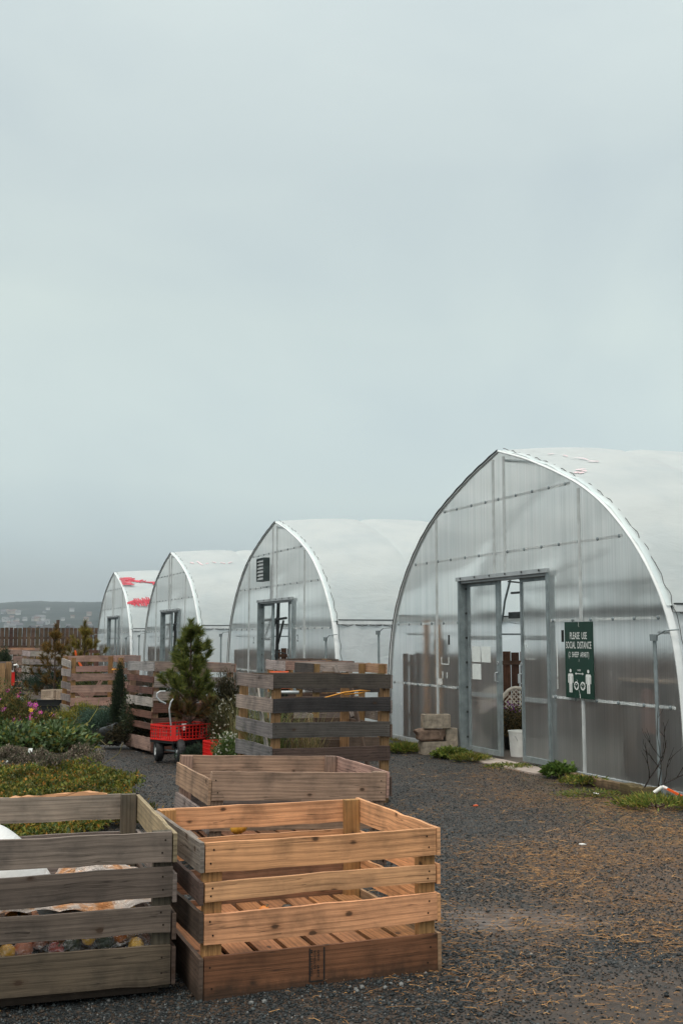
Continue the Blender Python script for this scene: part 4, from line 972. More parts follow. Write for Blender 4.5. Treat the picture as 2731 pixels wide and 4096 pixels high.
# ------------------------------------------------------------------ gourds and film in the grey crate
def gourd(lb, loc, r, tone, flat=.75, tilt=0, grp='gourds packed in the grey crate'):
    mb = MB(); ribs = random.choice([8, 10, 12])
    mb.lathe([(.02*r, r*flat*.86), (r*.3, r*flat*.98), (r*.7, r*flat*.72), (r, 0), (r*.75, -r*flat*.72), (r*.3, -r*flat*.97), (.02*r, -r*flat*.9)], 40, tone=tone, ribs=ribs, ribamp=.05)
    t = thing('gourd', lb, 'gourd', loc, random.uniform(0, 6), grp); t.rotation_euler = (tilt, random.uniform(-.4, .4), random.uniform(0, 6))
    mb.build('rind', M['squash'], t, smooth=True, tone=True)
    mb = MB(); mb.tube([(0, 0, r*flat*.85), (.1*r, 0, r*flat*1.15), (.25*r, .05*r, r*flat*1.4)], [.14*r, .1*r, .12*r], 6, tone=(.12, .1, .04)); mb.build('stem', M['squash'], t, tone=True)
    return t
OR = (.62, .20, .03); YE = (.68, .36, .05); GN = (.035, .05, .025); PK = (.50, .20, .11); RD = (.30, .045, .03)
cnames = {OR: 'orange', YE: 'yellow', GN: 'dark green', PK: 'salmon pink', RD: 'deep red'}
c, s = math.cos(.315), math.sin(.315)
def bl(x, y, z): return (-1.95+x*c-y*s, 5.155+x*s+y*c, z)
gr = random.Random(11); seq = [OR, GN, YE, RD, GN, YE, PK, PK, RD, GN, YE, GN, OR, YE]
xg = .12
for i in range(14):
    tn = seq[i]; r = gr.uniform(.034, .056); xg += .066
    gourd(cnames[tn]+' gourd in the front row behind the grey crate slats', bl(.06+i*.075, .115+gr.uniform(-.02, .02), .235+gr.uniform(-.03, .035)), r, tuple(min(1, c_*1.15) for c_ in jit(tn, .2)), gr.uniform(.6, 1.25), gr.uniform(-1.2, 1.2))
for i in range(12):
    tn = gr.choice([OR, YE, GN, PK]); gourd(cnames[tn]+' gourd deeper inside the grey crate', bl(.15+(i % 6)*.17, .28+(i//6)*.2, .25+gr.uniform(-.02, .04)), gr.uniform(.06, .09), jit(tn, .2), gr.uniform(.65, .9), gr.uniform(-.6, .6))
# stretch film bags over them
def sheet(name, lb, mat, W, D, z_fn, nx=40, ny=30, off=(0, 0), loc=(0, 0, 0), rot=0, cat='plastic film'):
    X, Yv = np.meshgrid(np.linspace(0, W, nx), np.linspace(0, D, ny), indexing='ij'); Z = z_fn(X, Yv)
    ii = np.arange(nx*ny).reshape(nx, ny); f = np.stack([ii[:-1, :-1], ii[1:, :-1], ii[1:, 1:], ii[:-1, 1:]], -1).reshape(-1, 4)
    o = np_obj(name, np.stack([X, Yv, Z], -1).reshape(-1, 3), f, mat, smooth=True); o.location = loc; o.rotation_euler = (0, 0, rot); return tag(o, lb, cat)
def hump(X, Y, cx, cy, rx, ry, hgt): return hgt*np.clip(1-((X-cx)/rx)**2-((Y-cy)/ry)**2, 0, 1)**.85
def bag_mat():
    m, nt = new_mat('printed_plastic_bag'); h = N(nt)
    obj = h.n('ShaderNodeTexCoord').outputs['Object']
    bl_ = h.noise(obj, 6, 4, .55, .8); wr = h.noise(h.mapped(obj, (5, 9, 9)), 2.2, 5, .65, 2.2)
    c = h.ramp(bl_, [(.36, (.62, .56, .52)), (.5, (.70, .60, .53)), (.58, (.66, .33, .15)), (.68, (.55, .22, .07))])
    p = h.n('ShaderNodeBsdfPrincipled'); h.l(c, p.inputs['Base Color']); p.inputs['Roughness'].default_value = .28
    h.l(h.bump(wr, 1.0, .05), p.inputs['Normal']); h.out(p.outputs[0]); return m
M['milky'] = bag_mat()
M['whitewrap'] = film_mat('white_plastic_wrap', (.80, .81, .80), .3, .4)
o = sheet('stretch_film', 'clear crinkled film stretched over the gourds low in the grey crate', M['clear'], 1.06, 1.0, lambda X, Y: X*0, 90, 18, loc=bl(.07, .03, 0), rot=.315)
py_ = [0, .0, .012, .05, .12, .22]; pz2 = [.16, .24, .285, .315, .325, .31]
for v in o.data.vertices:
    q = v.co.y*5; wv = .009*math.sin(v.co.x*23+q)+.007*math.sin(v.co.x*57+3*q)+.006*math.sin(v.co.x*91-5*q)
    v.co.y, v.co.z = float(np.interp(q, range(6), py_))-wv*.6+.006, float(np.interp(q, range(6), pz2))+wv
sheet('plastic_bag', 'pale plastic bag with orange print bulging in the middle of the grey crate', M['milky'], 1.05, .9, lambda X, Y: .33+hump(X, Y, .35, .32, .6, .42, .13)+hump(X, Y, .85, .42, .26, .3, .12)+.022*np.abs(np.sin(X*9+7*Y+2*np.sin(5*X)))+.014*np.abs(np.sin(X*21-13*Y+2*np.sin(9*Y)))+.10*(X-.5), 110, 80, loc=bl(.07, .12, 0), rot=.315, cat='plastic bag')
sheet('white_plastic_bag', 'white plastic wrapped bundle peeking over the top of the grey crate', M['whitewrap'], .78, .6, lambda X, Y: .34+hump(X, Y, .22, .3, .42, .42, .435)+.006*np.sin(X*17+9*Y), 34, 30, loc=bl(.08, .14, 0), rot=.315, cat='plastic bag')
sheet('folded_plastic_bag', 'pale and orange plastic bag hump between the upper slats of the grey crate', M['milky'], .36, .4, lambda X, Y: .36+hump(X, Y, .18, .2, .18, .2, .255)+.010*np.abs(np.sin(X*29+9*Y+2*np.sin(15*Y))), 50, 46, loc=bl(.62, .24, 0), rot=.315, cat='plastic bag')
gourd('small yellow ribbed gourd resting between the two tan crates', (-.62, 6.86, .56), .055, YE, .7, .2, None)
gourd('tiny orange gourd on the fresh crate floor', (-.42, 6.25, .21), .035, OR, .8, .4, None)
mb = MB(); mb.lathe([(.004, .03), (.022, .027), (.034, .012), (.034, -.012), (.02, -.027), (.004, -.03)], 16, tone=(.03, .026, .018)); o = mb.build('dark_gourd', M['squash'], smooth=True, tone=True); o.location = (-.30, 6.3, .206); tag(o, 'small blackish gourd on the fresh crate floor', 'gourd')

# ------------------------------------------------------------------ red wagon and baskets
def basket_panel(mb, p, a, L, H, nx, nz, thick=.012, bar=.008, n=(0, 1, 0)):
    p, a, n = Vector(p), Vector(a), Vector(n); u = Vector((0, 0, 1))
    R = Matrix((a, n, u)).transposed()
    def bx(x0, x1, z0, z1, th): mb.box(p+a*((x0+x1)/2)+u*((z0+z1)/2), (x1-x0, th, z1-z0), rot=R)
    bx(0, L, H-.018, H, thick*1.5); bx(0, L, 0, .014, thick*1.4)
    for k in range(1, nz): bx(0, L, H*k/nz-bar/2, H*k/nz+bar/2, thick*.8)
    for k in range(nx+1): x = L*k/nx; bx(max(0, x-bar/2), min(L, x+bar/2), .0142, H-.0182, thick)
def basket(name, lb, loc, rot, W, D, H, mat, cat='basket', grp=None, nx=9, ny=9, nz=4, wall=.0, base=True):
    t = thing(name, lb, cat, loc, rot, grp)
    for (p, a, L, n, k) in (((0.035, 0, 0), (1, 0, 0), W-.07, (0, 1, 0), nx), ((0.035, D, 0), (1, 0, 0), W-.07, (0, 1, 0), nx), ((0, 0.035, 0), (0, 1, 0), D-.07, (1, 0, 0), ny), ((W, 0.035, 0), (0, 1, 0), D-.07, (1, 0, 0), ny)):
        mb = MB(); basket_panel(mb, p, a, L, H, k, nz, n=n); mb.build('basket_side', mat, t)
    mb = MB()
    for (x, y, sx_, sy_) in ((0, 0, 1, 1), (W, 0, -1, 1), (0, D, 1, -1), (W, D, -1, -1)):
        P = [(x+sx_*.036, y-sy_*.006), (x-sx_*.006, y+sy_*.036), (x+sx_*.006, y+sy_*.04), (x+sx_*.04, y+sy_*.006)]
        mb.add([(a, b, 0) for a, b in P]+[(a, b, H+.002) for a, b in P], [(0, 1, 5, 4), (1, 2, 6, 5), (2, 3, 7, 6), (3, 0, 4, 7), (4, 5, 6, 7), (3, 2, 1, 0)])
    mb.build('basket_corner', mat, t)
    if base: mb = MB(); mb.box2((.01, .01, .002), (W-.01, D-.01, .012)); mb.build('basket_floor', mat, t)
    return t
WL = (-2.26, 15.12); WR = PI/4+.05
wg = thing('garden_wagon', 'black garden wagon with grey hubbed tyres carrying a red basket and a pine', 'wagon', (WL[0], WL[1], 0), WR)
mb = MB(); mb.box2((-.0, -.0, .27), (.76, .5, .305)); mb.box2((.05, .05, .20), (.7, .09, .269)); mb.box2((.05, .41, .20), (.7, .45, .269)); mb.build('wagon_deck', M['black'], wg)
for (x, y) in ((.12, -.0), (.10, .43), (.66, -.02), (.66, .47)):
    wh = MB(); R = Matrix.Rotation(PI/2, 3, 'Y'); R = (Matrix.Rotation(-.5, 3, 'Z') if x < .3 else Matrix.Identity(3)) @ R
    prof = [(.075, -.05), (.13, -.055), (.155, -.04), (.162, -.015), (.162, .015), (.155, .04), (.13, .055), (.075, .05)]
    wh.lathe(prof, 28, (x, y, .163), rot=R, ribs=24, ribamp=.008); wo_ = wh.build('wheel', M['rubber'], wg)
    hb = MB(); hb.lathe([(0, -.045), (.02, -.05), (.03, -.032), (.07, -.03), (.078, -.05), (.078, .05), (.07, .03), (.03, .032), (.02, .05), (0, .045)], 20, (x, y, .163), rot=R); hb.build('hub', M['hub'], wo_)
mb = MB(); mb.tube([(.11, -.0, .163), (.11, .45, .163)], .012, 6); mb.tube([(.66, -.02, .163), (.66, .47, .163)], .012, 6)
for x in (.11, .66):
    for y in (.07, .43): mb.tube([(x, y, .163), (x, y, .28)], .014, 6)
mb.build('axle', M['steel'], wg)
mb = MB(); hp = [(.07, .10, .31), (.06, .11, .45), (.035, .115, .6), (.02, .12, .73), (.045, .12, .82), (.085, .12, .86)]
mb.tube(hp, .011, 8); hd_ = mb.build('wagon_handle', M['alu'], wg)
mb = MB(); mb.tube([(-.0, .17, .80), (-.07, .21, .84), (-.105, .235, .89), (-.10, .235, .94), (-.065, .22, .965), (-.0, .18, .965)], .0125, 8); mb.build('handle_grip', M['alu'], hd_)
basket('red_basket', 'red plastic lattice basket riding on the black garden wagon', (WL[0], WL[1], .307), WR, .74, .52, .205, M['red'], grp='red lattice plastic baskets', nx=11, ny=10)
basket('red_basket', 'red plastic lattice basket beside the wagon, half behind white asters', (-1.853, 15.0, .135), -1.09, .50, .36, .20, M['red'], grp='red lattice plastic baskets', nx=10, ny=8)
mb = MB(); mb.box2((-.01, -.01, .004), (.51, .37, .10)); mb.box2((-.03, -.03, .1001), (.53, .39, .132)); o = mb.build('nursery_tray', M['black']); o.location = (-1.853, 15.0, 0); o.rotation_euler = (0, 0, -1.09); tag(o, 'upturned black nursery tray under the second red basket', 'tray')
mb = MB(); mb.lathe([(0, 0), (.028, 0), (.033, .09), (.03, .09), (.026, .005)], 14); o = mb.build('plastic_cup', M['white']); o.location = (-2.16, 15.42, .43); tag(o, 'clear whitish plastic cup standing at the red basket rim', 'cup')
mb = MB(); mb.tube([(0, 0, .0), (.03, .01, .12), (0, 0, .24)], .05, 8); 

# ------------------------------------------------------------------ plants
def pine(name, lb, loc, H, spread, tips, cols, n_need, nl, leader=.25, seed=1, dead=None, whorl=6):
    r = np.random.default_rng(seed); t = thing(name, lb, 'pine tree', loc)
    mb = MB(); mb.tube([(0, 0, 0), (.008, 0, H*.4), (0, .008, H*.8), (0, 0, H)], [.028, .02, .012, .006], 8); mb.build('trunk', M['bark'], t)
    P = []; Dd = []; C = []; Lc = []; br = MB(); lev = whorl
    shoots = [((0, 0, H*(1-leader)), (0, 0, 1), H*leader, 0)]
    for k in range(lev):
        f = k/(lev-1); z = H*(.12+.70*f); R = spread*(1-f)**.72*1.0+.07
        nb = 8 if f < .8 else 5
        for b in range(nb):
            a = 2*PI*(b+r.uniform(-.3, .3)+.5*k)/nb; rad = R*r.uniform(.45, 1.2); rise = rad*r.uniform(.35, .95)+.04
            p1 = np.array([rad*math.cos(a), rad*math.sin(a), z+rise]); p0 = np.array([0, 0, z]); mid = (p0+p1)/2+[0, 0, -.03]
            br.tube([p0, mid, p1], [.008, .006, .004], 5)
            up = np.array([math.cos(a)*.5, math.sin(a)*.5, .9])
            shoots.append((tuple(p1-up*.05), tuple(up), .13+.05*r.random(), f))
            for q in range(tips):
                s = r.uniform(.3, .95); pp = p0+(p1-p0)*s+r.normal(0, .025, 3); dd = np.array([math.cos(a+r.uniform(-1.3, 1.3)), math.sin(a+r.uniform(-1.3, 1.3)), r.uniform(.1, 1.0)])
                shoots.append((tuple(pp), tuple(dd/np.linalg.norm(dd)), .10*r.uniform(.7, 1.3), f))
    br.build('branch', M['bark'], t)
    for (p, d, L, f) in shoots:
        n = int(n_need*L/.12); s = r.uniform(0, 1, n)
        d = np.array(d); base = np.array(p)+d*L*s[:, None]
        rad = unit(np.cross(d, r.normal(size=(n, 3)))); dirs = rad*.75+d*.85
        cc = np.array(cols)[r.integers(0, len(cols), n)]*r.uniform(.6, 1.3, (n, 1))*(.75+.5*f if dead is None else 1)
        if dead is not None:
            m_ = (base[:, 2] < dead[0]*H+r.normal(0, .06, n)); cc[m_] = np.array(dead[1])[r.integers(0, len(dead[1]), m_.sum())]*r.uniform(.6, 1.2, (m_.sum(), 1))
        P.append(base); Dd.append(dirs); C.append(cc); Lc.append(nl*r.uniform(.7, 1.15, n)*np.where(s > .9, .8, 1))
    needles('crown', np.concatenate(P), np.concatenate(Dd), np.concatenate(Lc), .0045 if nl < .1 else .007, np.concatenate(C), t, M['needle'])
    return t
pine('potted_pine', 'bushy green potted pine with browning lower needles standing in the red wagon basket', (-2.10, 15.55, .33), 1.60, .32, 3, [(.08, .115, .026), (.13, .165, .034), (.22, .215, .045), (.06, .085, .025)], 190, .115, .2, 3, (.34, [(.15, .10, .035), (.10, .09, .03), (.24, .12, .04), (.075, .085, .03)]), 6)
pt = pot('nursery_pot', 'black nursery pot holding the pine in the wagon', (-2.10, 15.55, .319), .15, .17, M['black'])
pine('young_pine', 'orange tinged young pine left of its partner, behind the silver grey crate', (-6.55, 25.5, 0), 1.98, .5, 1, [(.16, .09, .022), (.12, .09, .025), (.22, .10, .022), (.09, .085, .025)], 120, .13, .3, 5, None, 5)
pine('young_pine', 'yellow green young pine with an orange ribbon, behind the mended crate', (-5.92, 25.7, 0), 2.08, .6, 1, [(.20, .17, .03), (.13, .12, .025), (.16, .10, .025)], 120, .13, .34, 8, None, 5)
mb = MB(); mb.add([(0, 0, 0), (.035, 0, .0), (.0, .0, .2), (-.035, .005, .2), (.03, .01, .36), (.06, .01, -.14), (.095, .0, -.14)], [(0, 1, 2, 3)]); mb.v = []; mb.f = []; mb.t = []; mb.uv = []
vs = []
for q, (x, z) in enumerate([(-.10, .40), (-.085, .32), (-.05, .24), (-.02, .16), (.0, .12), (.03, .06), (.05, .0)]): wd = (.03, .05, .06, .03, .05, .055, .04)[q]; vs += [(x-wd/2, .01*math.sin(q), z), (x+wd/2, -.01*math.sin(q), z)]
n_ = len(vs); vs2 = [(a, b+.003, c_) for a, b, c_ in vs]
mb.add(vs+vs2, [(2*i, 2*i+1, 2*i+3, 2*i+2) for i in range(6)]+[(n_+2*i, n_+2*i+2, n_+2*i+3, n_+2*i+1) for i in range(6)])
o = mb.build('orange_ribbon', M['orange']); o.location = (-5.93, 25.3, .98); o.scale = (1.1, 1, 1.05); tag(o, 'bright orange ribbon tied on the yellow green young pine', 'ribbon')

def shrub(name, lb, loc, rx, ry, hz, n, L, W, cols, cat='shrub', up=.4, seed=0, shape='dome', grp=None, potted=None, mat='needle', var=.35):
    r = np.random.default_rng(seed); t = thing(name, lb, cat, loc, 0, grp)
    nc = 60; ca = r.uniform(0, 2*PI, nc); cr_ = r.uniform(0, 1, nc)**.5
    if shape == 'dome': cz = hz*(.25+.72*r.uniform(0, 1, nc)*np.sqrt(np.clip(1-cr_**2*.85, 0, 1)))
    else: cz = hz*r.uniform(.08, 1, nc); cr_ = cr_*(1.05-.75*(cz/hz)**2)
    Cc = np.stack([rx*cr_*np.cos(ca), ry*cr_*np.sin(ca), cz], 1)
    i = r.integers(0, nc, n); sp = np.array([rx, ry, hz*.7])*.20
    P = Cc[i]+r.normal(size=(n, 3))*sp*.75; P[:, 2] = np.abs(P[:, 2])
    D = unit(P-np.array([0, 0, hz*.2]))+r.normal(0, .5, (n, 3))+[0, 0, up]
    lum = r.uniform(.65, 1.35, nc)[i][:, None]
    leaves('foliage', P, D, L*r.uniform(.6, 1.3, n), W*r.uniform(.7, 1.2, n), np.clip(pick(cols, n, var)*lum, 0, 1), t, M[mat])
    mb = MB()
    for k in range(7):
        a = 2*PI*k/7; mb.tube([(0, 0, 0), (rx*.3*math.cos(a), ry*.3*math.sin(a), hz*.35), (rx*.6*math.cos(a), ry*.6*math.sin(a), hz*.62)], [.012, .008, .004], 5)
    mb.build('stem', M['bark'], t); return t
shrub('juniper', 'yellow green spreading juniper in front of the mended crate', (-4.72, 20.45, 0), .48, .42, .47, 9000, .05, .010, [(.19, .20, .03), (.26, .21, .03), (.10, .13, .025)], seed=1)
shrub('juniper', 'blue green spreading juniper beside the yellow green one', (-4.05, 19.6, 0), .55, .45, .50, 11000, .05, .010, [(.05, .095, .065), (.075, .12, .085), (.035, .062, .045)], seed=2)
shrub('yew', 'dark upright yew in a black pot left of the red brown slat crate', (-3.82, 19.25, .2), .13, .13, .92, 9000, .035, .009, [(.018, .032, .015), (.03, .045, .018), (.012, .02, .012)], seed=3, shape='col')
pot('nursery_pot', 'black nursery pot under the dark upright yew', (-3.82, 19.22, 0.005), .19, .22, M['black'])
t = pot('fallen_pot', 'black nursery pot tipped on its side with a dead plant on the gravel path', (-3.72, 17.5, .165), .17, .24, M['black'], 'pot', (0, math.radians(82), -.25))
shrub('dead_plant', 'dark wilted plant spilling from the tipped over black pot', (-3.25, 17.35, 0), .34, .28, .36, 5000, .05, .014, [(.018, .02, .012), (.035, .032, .018), (.06, .045, .02)], cat='plant', seed=4, up=-.1)
shrub('juniper', 'dark green juniper on the black trays behind the beige baskets', (-6.75, 26.2, .35), .62, .5, .62, 8000, .06, .012, [(.02, .04, .025), (.03, .05, .03)], seed=5)
shrub('arborvitae', 'yellow tipped feathery arborvitae above the beige baskets', (-5.95, 25.0, .3), .30, .3, .55, 5000, .06, .014, [(.16, .15, .03), (.06, .09, .02), (.10, .12, .025)], seed=6)
mb = MB()
for k in range(3): mb.box2((0, 0, .01+k*.12), (1.3, .5, .115+k*.12)); mb.box2((-.02, -.02, .115+k*.12), (1.32, .52, .1295+k*.12))
o = mb.build('tray_stack', M['black']); o.location = (-6.5, 23.9, 0); o.rotation_euler = (0, 0, .1); tag(o, 'black stack of nursery trays under the beige baskets', 'trays')
basket('beige_basket', 'beige lattice basket, the smaller left of two on the black trays', (-6.47, 24.05, .372), -.5, .34, .36, .20, M['beige'], grp='beige lattice baskets', nx=8, ny=8, nz=6)
basket('beige_basket', 'beige lattice basket, the wider right of two on the black trays', (-6.1, 23.92, .372), -.25, .62, .4, .21, M['beige'], grp='beige lattice baskets', nx=12, ny=8, nz=6)
t = thing('hand_cart', 'small red and white hand cart between the tan post crate and silver grey crate', 'cart', (-8.2, 27.6, 0), .4)
mb = MB(); mb.box2((.03, 0, .50), (.13, .2, .84)); mb.build('body', M['red'], t)
mb = MB(); mb.tube([(.08, .0, .85), (.06, -.05, 1.0), (.16, -.05, 1.02), (.2, 0, .97)], .03, 8); mb.build('handle', M['white'], t)
mb = MB(); mb.lathe([(.05, -.03), (.15, -.04), (.165, 0), (.15, .04), (.05, .03)], 18, (.30, -.1, .168), rot=Matrix.Rotation(PI/2, 3, 'X')); w_ = mb.build('wheel', M['rubber'], t)
mb = MB(); mb.lathe([(0, -.045), (.08, -.043), (.1, 0), (.08, .043), (0, .045)], 16, (.30, -.1, .168), rot=Matrix.Rotation(PI/2, 3, 'X')); mb.build('hub', M['hub'], w_)
mb = MB(); mb.tube([(.1, -.06, .05), (.08, -.06, .3)], .025, 6); mb.build('lever', M['yrope'], t)

# --- beds at the left
def in_poly(P, poly):
    x, y = P[:, 0], P[:, 1]; ins = np.zeros(len(P), bool); j = len(poly)-1
    for i in range(len(poly)):
        xi, yi = poly[i]; xj, yj = poly[j]
        ins ^= ((yi > y) != (yj > y)) & (x < (xj-xi)*(y-yi)/(yj-yi+1e-12)+xi); j = i
    return ins
def bed(name, lb, poly, n, hfun, L, W, cols, up, var=.3, cat='ground cover', lumscale=7.0, mat='leaf', wts=None):
    p = np.array(poly); P = rng.uniform(p.min(0), p.max(0), (n*3, 2)); P = P[in_poly(P+rng.normal(0, .05, P.shape), poly)][:n]; m = len(P)
    hh_ = hfun(P[:, 0], P[:, 1]); z = hh_*rng.uniform(.35, 1, m)**.6
    D = rng.normal(size=(m, 3))*.8+[0, 0, up]
    lum = (1+.45*np.clip(fbm(P[:, 0], P[:, 1], lumscale, 9), -1, 1))[:, None]
    o = leaves(name, np.stack([P[:, 0], P[:, 1], z], 1), D, L*rng.uniform(.6, 1.3, m), W*rng.uniform(.6, 1.3, m), np.clip(pick(cols, m, var, wts)*lum, 0, 1), None, M[mat])
    return tag(o, lb, cat, kind='stuff')
bed('creeping_ground_cover', 'yellow green creeping ground cover behind the grey crate', [(-4.7, 8.6), (-2.0, 9.3), (-2.15, 10.8), (-2.2, 12.2), (-2.75, 13.2), (-3.05, 13.6), (-5.0, 13.5)], 95000,
    lambda x, y: .16+.09*fbm(x, y, 6.5, 2), .042, .021, [(.10, .115, .022), (.05, .085, .02), (.20, .15, .025), (.36, .17, .03), (.20, .20, .035)], .9, wts=[.3, .27, .2, .08, .15])
bed('grey_heather', 'grey brown heather mounds behind the yellow green ground cover', [(-5.1, 13.3), (-3.0, 13.45), (-3.05, 14.3), (-3.45, 15.25), (-5.6, 15.3)], 52000,
    lambda x, y: .15+.12*np.clip(fbm(x, y, 7, 4), -.8, 1.2), .04, .014, [(.10, .10, .055), (.18, .145, .105), (.06, .078, .042), (.27, .215, .165), (.10, .07, .06)], 1.0, .35, 'heather', 9.0)
def perennial(lb, loc, r, hgt, n, seed, cols, L, W, grp): return shrub('leafy_perennial', lb, loc, r, r, hgt, n, L, W, cols, 'plant', .1, seed, 'dome', grp, mat='leaf')
pc = [(.06, .10, .03), (.09, .145, .05), (.15, .20, .10), (.18, .165, .035), (.045, .075, .026)]
for k, (x, y, r, hz_, lb) in enumerate(((-3.95, 15.95, .42, .36, 'leafy green perennial nearest the path in the black tray'), (-4.55, 15.85, .45, .38, 'leafy green perennial second from the path in the black tray'), (-5.1, 15.75, .42, .36, 'leafy green perennial at the left picture edge with yellow leaves'),
                                        (-4.25, 16.5, .45, .42, 'taller leafy perennial in the row behind the black tray, near the path'), (-4.95, 16.5, .5, .44, 'taller leafy perennial in the row behind the black tray, by the left edge'))):
    perennial(lb, (x, y, .04), r, hz_, 2100, 20+k, pc+([(.22, .13, .02)] if k == 2 else []), .085, .052, 'leafy perennials in trays')
t = thing('plant_tray', 'long black nursery tray holding the leafy green perennials', 'tray', (-3.62, 15.42, 0), PI+.05)
mb = MB(); mb.box2((0, 0, .005), (1.9, .02, .11)); mb.box2((0, -.75, .005), (1.9, -.73, .11)); mb.box2((0, -.7299, .005), (.02, -.0001, .11)); mb.box2((1.88, -.7299, .005), (1.9, -.0001, .11)); mb.box2((-.02, -.01, .1105), (1.92, .035, .122)); mb.build('tray_wall', M['black'], t)
mb = MB(); mb.box2((.021, -.729, .006), (1.879, -.001, .09)); mb.build('soil', M['soil'], t)
def flowers(t, n, rx, ry, hgt, cols, seed, r0=.042):
    r = np.random.default_rng(seed); mb = MB(); st = MB()
    for k in range(n):
        a = r.uniform(0, 2*PI); q = r.uniform(0, 1)**.5; x, y = rx*q*math.cos(a), ry*q*math.sin(a); z = hgt*(1.0-.5*q*q)+r.uniform(-.05, .09); tn = cols[r.integers(0, len(cols))]; nrm = Vector((r.normal(0, .4), -.75+r.normal(0, .3), .6)).normalized()
        u = nrm.orthogonal().normalized(); v = nrm.cross(u); R = r0*r.uniform(.7, 1.3); c0 = Vector((x, y, z))
        pts = [c0+nrm*.006]+[c0+(u*math.cos(b)+v*math.sin(b))*R*(1 if i % 2 else .68)+nrm*(.012 if i % 2 else 0) for i, b in enumerate([2*PI*j/12 for j in range(12)])]
        mb.add(pts, [(0, 1+j, 1+(j+1) % 12) for j in range(12)], jit(tn, .2))
        c1 = c0+nrm*.009; mb.add([c1+nrm*.004]+[c1+(u*math.cos(b)+v*math.sin(b))*R*.25 for b in [2*PI*j/6 for j in range(6)]], [(0, 1+j, 1+(j+1) % 6) for j in range(6)], (.5, .32, .05))
        st.tube([(x*.85, y*.85, z*.45), (x, y, z-.004)], .0035, 4, tone=(.09, .1, .03), caps=False)
    mb.build('flower', M['leaf'], t, tone=True); st.build('flower_stalk', M['leaf'], t, tone=True)
PKF = [(.55, .09, .42), (.62, .16, .46), (.50, .06, .30)]; YEF = [(.72, .45, .05), (.75, .52, .12)]
mc = [(.07, .09, .025), (.10, .115, .034), (.15, .105, .035), (.04, .055, .022), (.22, .16, .05)]
for k, (x, y, r, hz_, n, fl, lb) in enumerate(((-5.75, 17.5, .55, .98, 30, PKF+YEF[:1], 'tall flowering bush with pink and yellow blooms at the left picture edge'), (-5.25, 17.6, .48, .84, 22, PKF, 'flowering bush with pink blooms, middle of the flower row'), (-4.78, 17.5, .40, .58, 18, PKF+PKF+YEF, 'low sprawling flowering bush at the right end of the flower row'), (-5.6, 16.9, .42, .68, 9, YEF+PKF, 'flowering bush with golden blooms in front of the tan post crate'), (-5.9, 18.0, .5, .95, 6, PKF, 'flowering bush partly outside the left picture edge'))):
    t = shrub('flowering_bush', lb, (x, y, 0), r, r, hz_, 6500, .05, .016, mc, 'flowering bush', .5, 40+k, 'dome', 'flowering bushes behind the perennials', mat='leaf'); flowers(t, n, r, r, hz_+.02, fl, 60+k)
# long yellow stems leaning over the path
mb = MB(); mb.tube([(-3.95, 16.3, .3), (-3.75, 16.7, .45), (-3.68, 16.9, .62), (-3.66, 16.95, .78)], [.006, .006, .005, .003], 5, tone=(.22, .22, .05)); mb.tube([(-4.0, 16.4, .3), (-3.92, 16.6, .5), (-3.93, 16.7, .66)], .004, 5, tone=(.16, .15, .04)); mb.tube([(-3.5, 15.7, .15), (-3.3, 15.4, .3), (-3.18, 15.2, .25), (-3.05, 15.1, .32)], .005, 5, tone=(.14, .11, .04)); mb.tube([(-3.2, 15.2, .0), (-3.0, 15.2, .14), (-2.95, 15.2, .28)], .004, 5, tone=(.2, .17, .05))
tag(mb.build('leaning_weed', M['leaf'], tone=True), 'long bare yellow plant stems arching over the gravel path', 'stems')
mb = MB(); mb.box((0, 0, .0), (.05, .004, .075), rot=Matrix.Rotation(-.5, 3, 'X')); o = mb.build('plant_label', M['paper']); o.location = (-4.02, 14.55, .235); tag(o, 'white square plant label stuck in the grey heather', 'plant label')
mb = MB(); mb.box((0, 0, .0), (.018, .004, .075), rot=Matrix.Rotation(.7, 3, 'Y')); o = mb.build('plant_label', M['paper']); o.location = (-4.02, 13.5, .2); tag(o, 'thin slanting white plant label at the heather edge', 'plant label')
shrub('tuft_plant', 'yellowing tuft of ground cover at the corner of the grey crate', (-1.95, 10.3, 0), .26, .26, .20, 2600, .035, .014, [(.09, .09, .018), (.2, .12, .025), (.05, .07, .018)], 'plant', .8, 33, mat='leaf')
# asters beside the wagon
def aster(lb, loc, r, hz_, n, nf, seed, cols):
    t = shrub('aster_bush', lb, loc, r, r, hz_, n, .045, .012, cols, 'flowering bush', .5, seed, 'dome', 'white aster bushes', mat='leaf')
    q = np.random.default_rng(seed+5); a = q.uniform(0, 2*PI, nf); rr_ = q.uniform(.1, 1, nf)**.5*1.08; z = hz_*np.clip(1.12-.72*rr_**2, .18, 1.2)+q.normal(0, .03, nf)
    P = np.stack([r*rr_*np.cos(a), r*rr_*np.sin(a), z], 1); K = 7; PP = np.repeat(P, K, 0)
    leaves('flower', PP, np.repeat(unit(q.normal(size=(nf, 3))*.5+[0, -.4, .7]), K, 0)*.3+q.normal(size=(nf*K, 3))*.8, .017, .012, pick([(.70, .70, .63), (.62, .6, .5), (.45, .38, .22)], nf*K, .1, [.7, .2, .1]), t, M['leaf'])
    return t
aster('white aster bush with brighter green leaves at the left end of the dark crate', (-1.40, 14.0, 0), .19, .50, 4200, 130, 50, [(.07, .12, .035), (.11, .15, .045)])
aster('white aster bush with brown stems leaning on the red basket', (-1.52, 15.2, .05), .24, .80, 5500, 100, 51, [(.06, .06, .025), (.09, .075, .03), (.05, .06, .02)])
shrub('dead_weed', 'tall brown weedy plant between the pine and the dark crate', (-1.62, 15.75, 0), .38, .3, 1.0, 8000, .06, .012, [(.045, .04, .02), (.07, .055, .025), (.03, .035, .018)], 'plant', .5, 52, 'col', mat='leaf')
